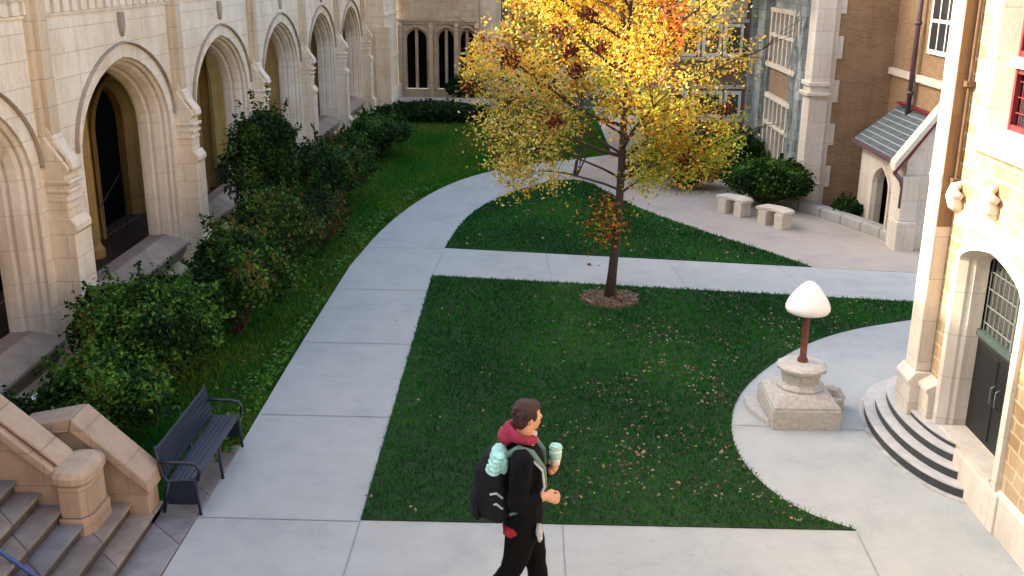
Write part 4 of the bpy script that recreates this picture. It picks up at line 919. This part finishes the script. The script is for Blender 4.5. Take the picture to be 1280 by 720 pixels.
# hands: palm + four curled fingers + thumb
def hand(b, wr, d, up, side, curl, L_=.0):
    d = Vector(d).normalized(); up = Vector(up); up = (up - d * up.dot(d)).normalized(); side = Vector(side).normalized(); w_ = Vector(wr)
    # d: along the palm; side: finger stacking direction ; palm normal = pn (fingers curl to it)
    pn = Vector(up)
    limb(b, [w_ - d * .03, w_ + d * .02, w_ + d * .05, w_ + d * .085], [.026, .028, .031, .030], 12)
    for s in (-.02, .02): limb(b, [w_ + d * .02 + side * s * .7, w_ + d * .085 + side * s * 1.1], [.018, .018], 10, 2)
    for i, (o, ln) in enumerate(((-.030, .85), (-.010, 1.0), (.010, .95), (.029, .75))):
        p0 = w_ + d * .075 + side * o; p1 = p0 + (d * cos(curl * .4) + pn * sin(curl * .4)) * .036 * ln; p2 = p1 + (d * cos(curl * 1.1) + pn * sin(curl * 1.1)) * .028 * ln; p3 = p2 + (d * cos(curl * 1.7) + pn * sin(curl * 1.7)) * .022 * ln
        limb(b, [p0, p1, p2, p3], [.0105, .0095, .0085, .007], 8, 3)
    t0 = w_ + d * .02 - side * .022 + pn * .008; limb(b, [t0, t0 + d * .025 - side * .018 + pn * .016, t0 + d * .05 - side * .012 + pn * .030, t0 + d * .068 - side * .002 + pn * .036], [.014, .012, .010, .008], 8, 3)
hand(b, WrN, (1, .15, -.35), (-.1, 1, .1), (0, .15, -1), 1.35)
CUPC = (.215, .075, 1.40)
hand(b, (.215, .135, 1.29), (.05, -.30, .95), (-.15, -1, -.1), (1, 0, .0), .95)
limb(b, [WrF, (.21, .13, 1.275), (.215, .135, 1.29)], [.027, .027, .027], 12, 3)
body = remeshed(b, 'body', M['skin'], T, .0065, 3)
# eyes
for s in (-1, 1):
    m = MB(); m.ball(W(*hd(.083, s * .031, .002)), (.008, .009, .007), 10, 7); m.build('eye', M['white'], T, smooth=True)
    m = MB(); m.ball(W(*hd(.089, s * .032, .002)), (.004, .005, .005), 8, 6); m.build('iris', M['hair'], T, smooth=True)
    m = MB(); m.tube([W(*hd(.086, s * .015, .022)), W(*hd(.088, s * .034, .026)), W(*hd(.078, s * .05, .021))], [.003, .005, .003], 6); m.build('eyebrow', M['hair'], T)
m = MB(); m.tube([W(*hd(.086, -.022, -.066)), W(*hd(.093, 0, -.065)), W(*hd(.086, .022, -.066))], [.003, .005, .003], 6); m.build('mouth', plain('lip', (.42, .13, .10), .5, .05, 10, bmp=0), T)
# hair
b = MB(); b.ball(W(*hd(-.026, 0, .034)), (.090, .080, .086), 20, 14, lambda d: 1 + .05 * mnoise.noise(d * 6)); b.ball(W(*hd(-.055, 0, -.022)), (.058, .068, .072), 16, 12); b.ball(W(*hd(.030, 0, .072)), (.055, .060, .040), 14, 10, lambda d: 1 + .1 * mnoise.noise(d * 5))
for s in (-1, 1): b.ball(W(*hd(.0, s * .070, .022)), (.038, .014, .046), 12, 8)
for k in range(90):
    a, e = random.uniform(1.2, 5.1), random.uniform(-.1, 1.4); dx = cos(a) * cos(e); dy = sin(a) * cos(e); dz = sin(e); p = (-.03 + dx * .092, dy * .084, .033 + dz * .088)
    b.tube([W(*hd(*p)), W(*hd(p[0] + .02 * dx + random.uniform(-.02, .02), p[1] + dy * .015 + random.uniform(-.015, .015), p[2] - .015))], [.009, .003], 5)
remeshed(b, 'hair', M['hair'], T, .0045, 1)
# jacket
b = MB()
torso(b, [(0, 0, .90, .125, .165), (.0, 0, .97, .135, .175), (.005, 0, 1.1, .125, .165), (.005, 0, 1.25, .135, .185), (.0, 0, 1.38, .14, .205), (-.01, 0, 1.46, .12, .20), (-.015, 0, 1.51, .085, .13), (-.015, 0, 1.535, .075, .085)])
for S_, E_, W_ in ((ShN, ElN, WrN), (ShF, ElF, WrF)):
    e2 = tuple(E_[i] * .12 + W_[i] * .88 for i in range(3)); limb(b, [(S_[0] * .5, S_[1] * .6, S_[2] + .01), S_, tuple((S_[i] + E_[i]) / 2 for i in range(3)), E_, tuple((E_[i] + W_[i]) / 2 for i in range(3)), e2], [.075, .078, .068, .06, .052, .044])
jk = remeshed(b, 'jacket', M['jacket'], T, .010, 4)
dz_ = jk.modifiers.new('folds', 'DISPLACE'); tx = bpy.data.textures.new('folds', 'CLOUDS'); tx.noise_scale = .09; dz_.texture = tx; dz_.strength = .022; dz_.mid_level = .5; dz_.texture_coords = 'LOCAL'
b = MB(); b.ball(W(-.075, -.120, .925), (.055, .055, .040), 14, 10, lambda d: 1 + .3 * mnoise.noise(d * 3)); b.ball(W(-.08, -.02, .915), (.055, .14, .035), 14, 10); remeshed(b, 'shirt_hem', M['redcloth'], T, .008, 3)
# hood folded behind the neck
b = MB()
for k in range(17):
    a = radians(35 + 290 * k / 16); x = -.012 + .088 * cos(a); y = .102 * sin(a); z = 1.56 + .05 * (1 - cos(a)) / 2
    b.ball(W(x, y, z), (.036, .036, .032 + .02 * max(0, -cos(a))), 10, 8)
b.ball(W(-.115, -.0, 1.565), (.058, .095, .058), 14, 10, lambda d: 1 + .2 * mnoise.noise(d * 3)); remeshed(b, 'hood', M['hood'], T, .008, 4)
b = MB(); torso(b, [(.012, 0, 1.50, .06, .065), (.022, 0, 1.56, .062, .066), (.035, 0, 1.585, .055, .060)]); b.build('collar', M['greycloth'], T, smooth=True)
# trousers
b = MB(); torso(b, [(0, 0, .80, .10, .14), (0, 0, .88, .128, .172), (0, 0, .97, .128, .17)])
limb(b, [(-.01, -.075, .90), (-.03, -.09, .76), KnN, (-.22, -.10, .42), (-.355, -.10, .25)], [.105, .095, .072, .066, .055]); limb(b, [(.02, .075, .90), (.06, .09, .74), KnF, (.125, .10, .33), (.125, .10, .11)], [.105, .095, .072, .066, .055])
tr = remeshed(b, 'trousers', M['trousers'], T, .010, 4); dz_ = tr.modifiers.new('folds', 'DISPLACE'); dz_.texture = tx; dz_.strength = .018; dz_.texture_coords = 'LOCAL'
for nm, pts in (('shoe', [(-.41, -.10, .17), (-.40, -.10, .12), (-.34, -.10, .06), (-.27, -.10, .04), (-.235, -.10, .035)]), ('shoe', [(.10, .10, .07), (.13, .10, .06), (.20, .10, .055), (.29, .10, .04), (.34, .10, .035)])):
    b = MB(); limb(b, pts, [.045, .052, .048, .042, .028]); remeshed(b, nm, M['shoe'], T, .008, 2)
# crumpled pale cloth in the front pocket
b = MB(); b.ball(W(.112, -.145, .945), (.022, .03, .055), 12, 10, lambda d: 1 + .5 * mnoise.noise(d * 3)); b.ball(W(.118, -.14, .895), (.018, .022, .03), 10, 8, lambda d: 1 + .5 * mnoise.noise(d * 4 + Vector((3, 0, 0)))); b.build('pocket_cloth', M['greycloth'], T, smooth=True)
# backpack
T = thing('backpack', 'bulky black backpack with mint cloth on top, worn by the walking person', 'bag', (PX - .26, PY, .98))
b = MB(); torso(b, [(-0.155, 0, .99, .09, .13), (-0.180, 0, 1.03, .135, .17), (-0.190, 0, 1.18, .145, .18), (-0.180, 0, 1.33, .135, .17), (-0.155, 0, 1.43, .10, .15), (-0.135, 0, 1.48, .05, .08)]); bag = remeshed(b, 'pack_body', M['pack'], T, .01, 5)
dz_ = bag.modifiers.new('folds', 'DISPLACE'); dz_.texture = tx; dz_.strength = .03; dz_.texture_coords = 'LOCAL'
b = MB(); torso(b, [(-0.290, 0, 1.0, .03, .12), (-0.305, 0, 1.03, .045, .135), (-0.310, 0, 1.13, .045, .135), (-0.295, 0, 1.2, .03, .12)]); remeshed(b, 'front_pocket', M['pack'], T, .008, 3)
b = MB()
for k in range(5): b.ball(W(-.15 - .010 * k, -.05 - .012 * k, 1.475 - .024 * k), (.060, .12, .018), 18, 8, lambda d: 1 + .22 * mnoise.noise(d * 3 + Vector((k, 0, 0))))
b.ball(W(-.135, -.14, 1.42), (.042, .03, .065), 12, 10, lambda d: 1 + .4 * mnoise.noise(d * 4)); remeshed(b, 'mint_cloth', M['mint'], T, .006, 1)
for s in (-1, 1):
    b = MB(); b.tube([W(-.12, s * .12, 1.47), W(-.03, s * .13, 1.54), W(.06, s * .135, 1.51), W(.135, s * .14, 1.40), W(.145, s * .155, 1.28), W(.08, s * .19, 1.16), W(-.08, s * .175, 1.08)], .022, 8, 1, .5); b.build('strap', M['greenstrap'], T, smooth=True)
    b = MB(); b.tube([W(.04, s * .165, 1.49), W(.125, s * .165, 1.40), W(.14, s * .18, 1.29), W(.10, s * .20, 1.2)], .008, 6); b.build('strap_edge', M['greycloth'], T, smooth=True)
for y, z in ((-.165, 1.2), (-.16, 1.12)):
    b = MB(); b.tube([W(-.21, y + .0, z + .02), W(-.17, y - .02, z + .04), W(-.13, y - .01, z)], .008, 6); b.build('side_strap', M['greycloth'], T)
# cup
T = thing('paper_cup', 'mint and white takeaway cup raised in the walking person\'s hand', 'cup', (PX + CUPC[0], PY + CUPC[1], 1.325))
cx, cy = PX + CUPC[0], PY + CUPC[1]
b = MB(); b.lathe((cx, cy, 1.325), [(.030, 0), (.033, .05), (.036, .07), (.041, .115)], 20); b.build('cup_body', M['white'], T, smooth=True)
b = MB(); b.lathe((cx, cy, 1.325), [(.0360, .045), (.0385, .047), (.0425, .092), (.0415, .094)], 20); b.build('cup_sleeve', M['mint'], T, smooth=True)
b = MB(); b.lathe((cx, cy, 1.325), [(.045, .115), (.045, .125), (.040, .129), (.038, .139), (.01, .139)], 20); b.build('lid', M['mint'], T, smooth=False)
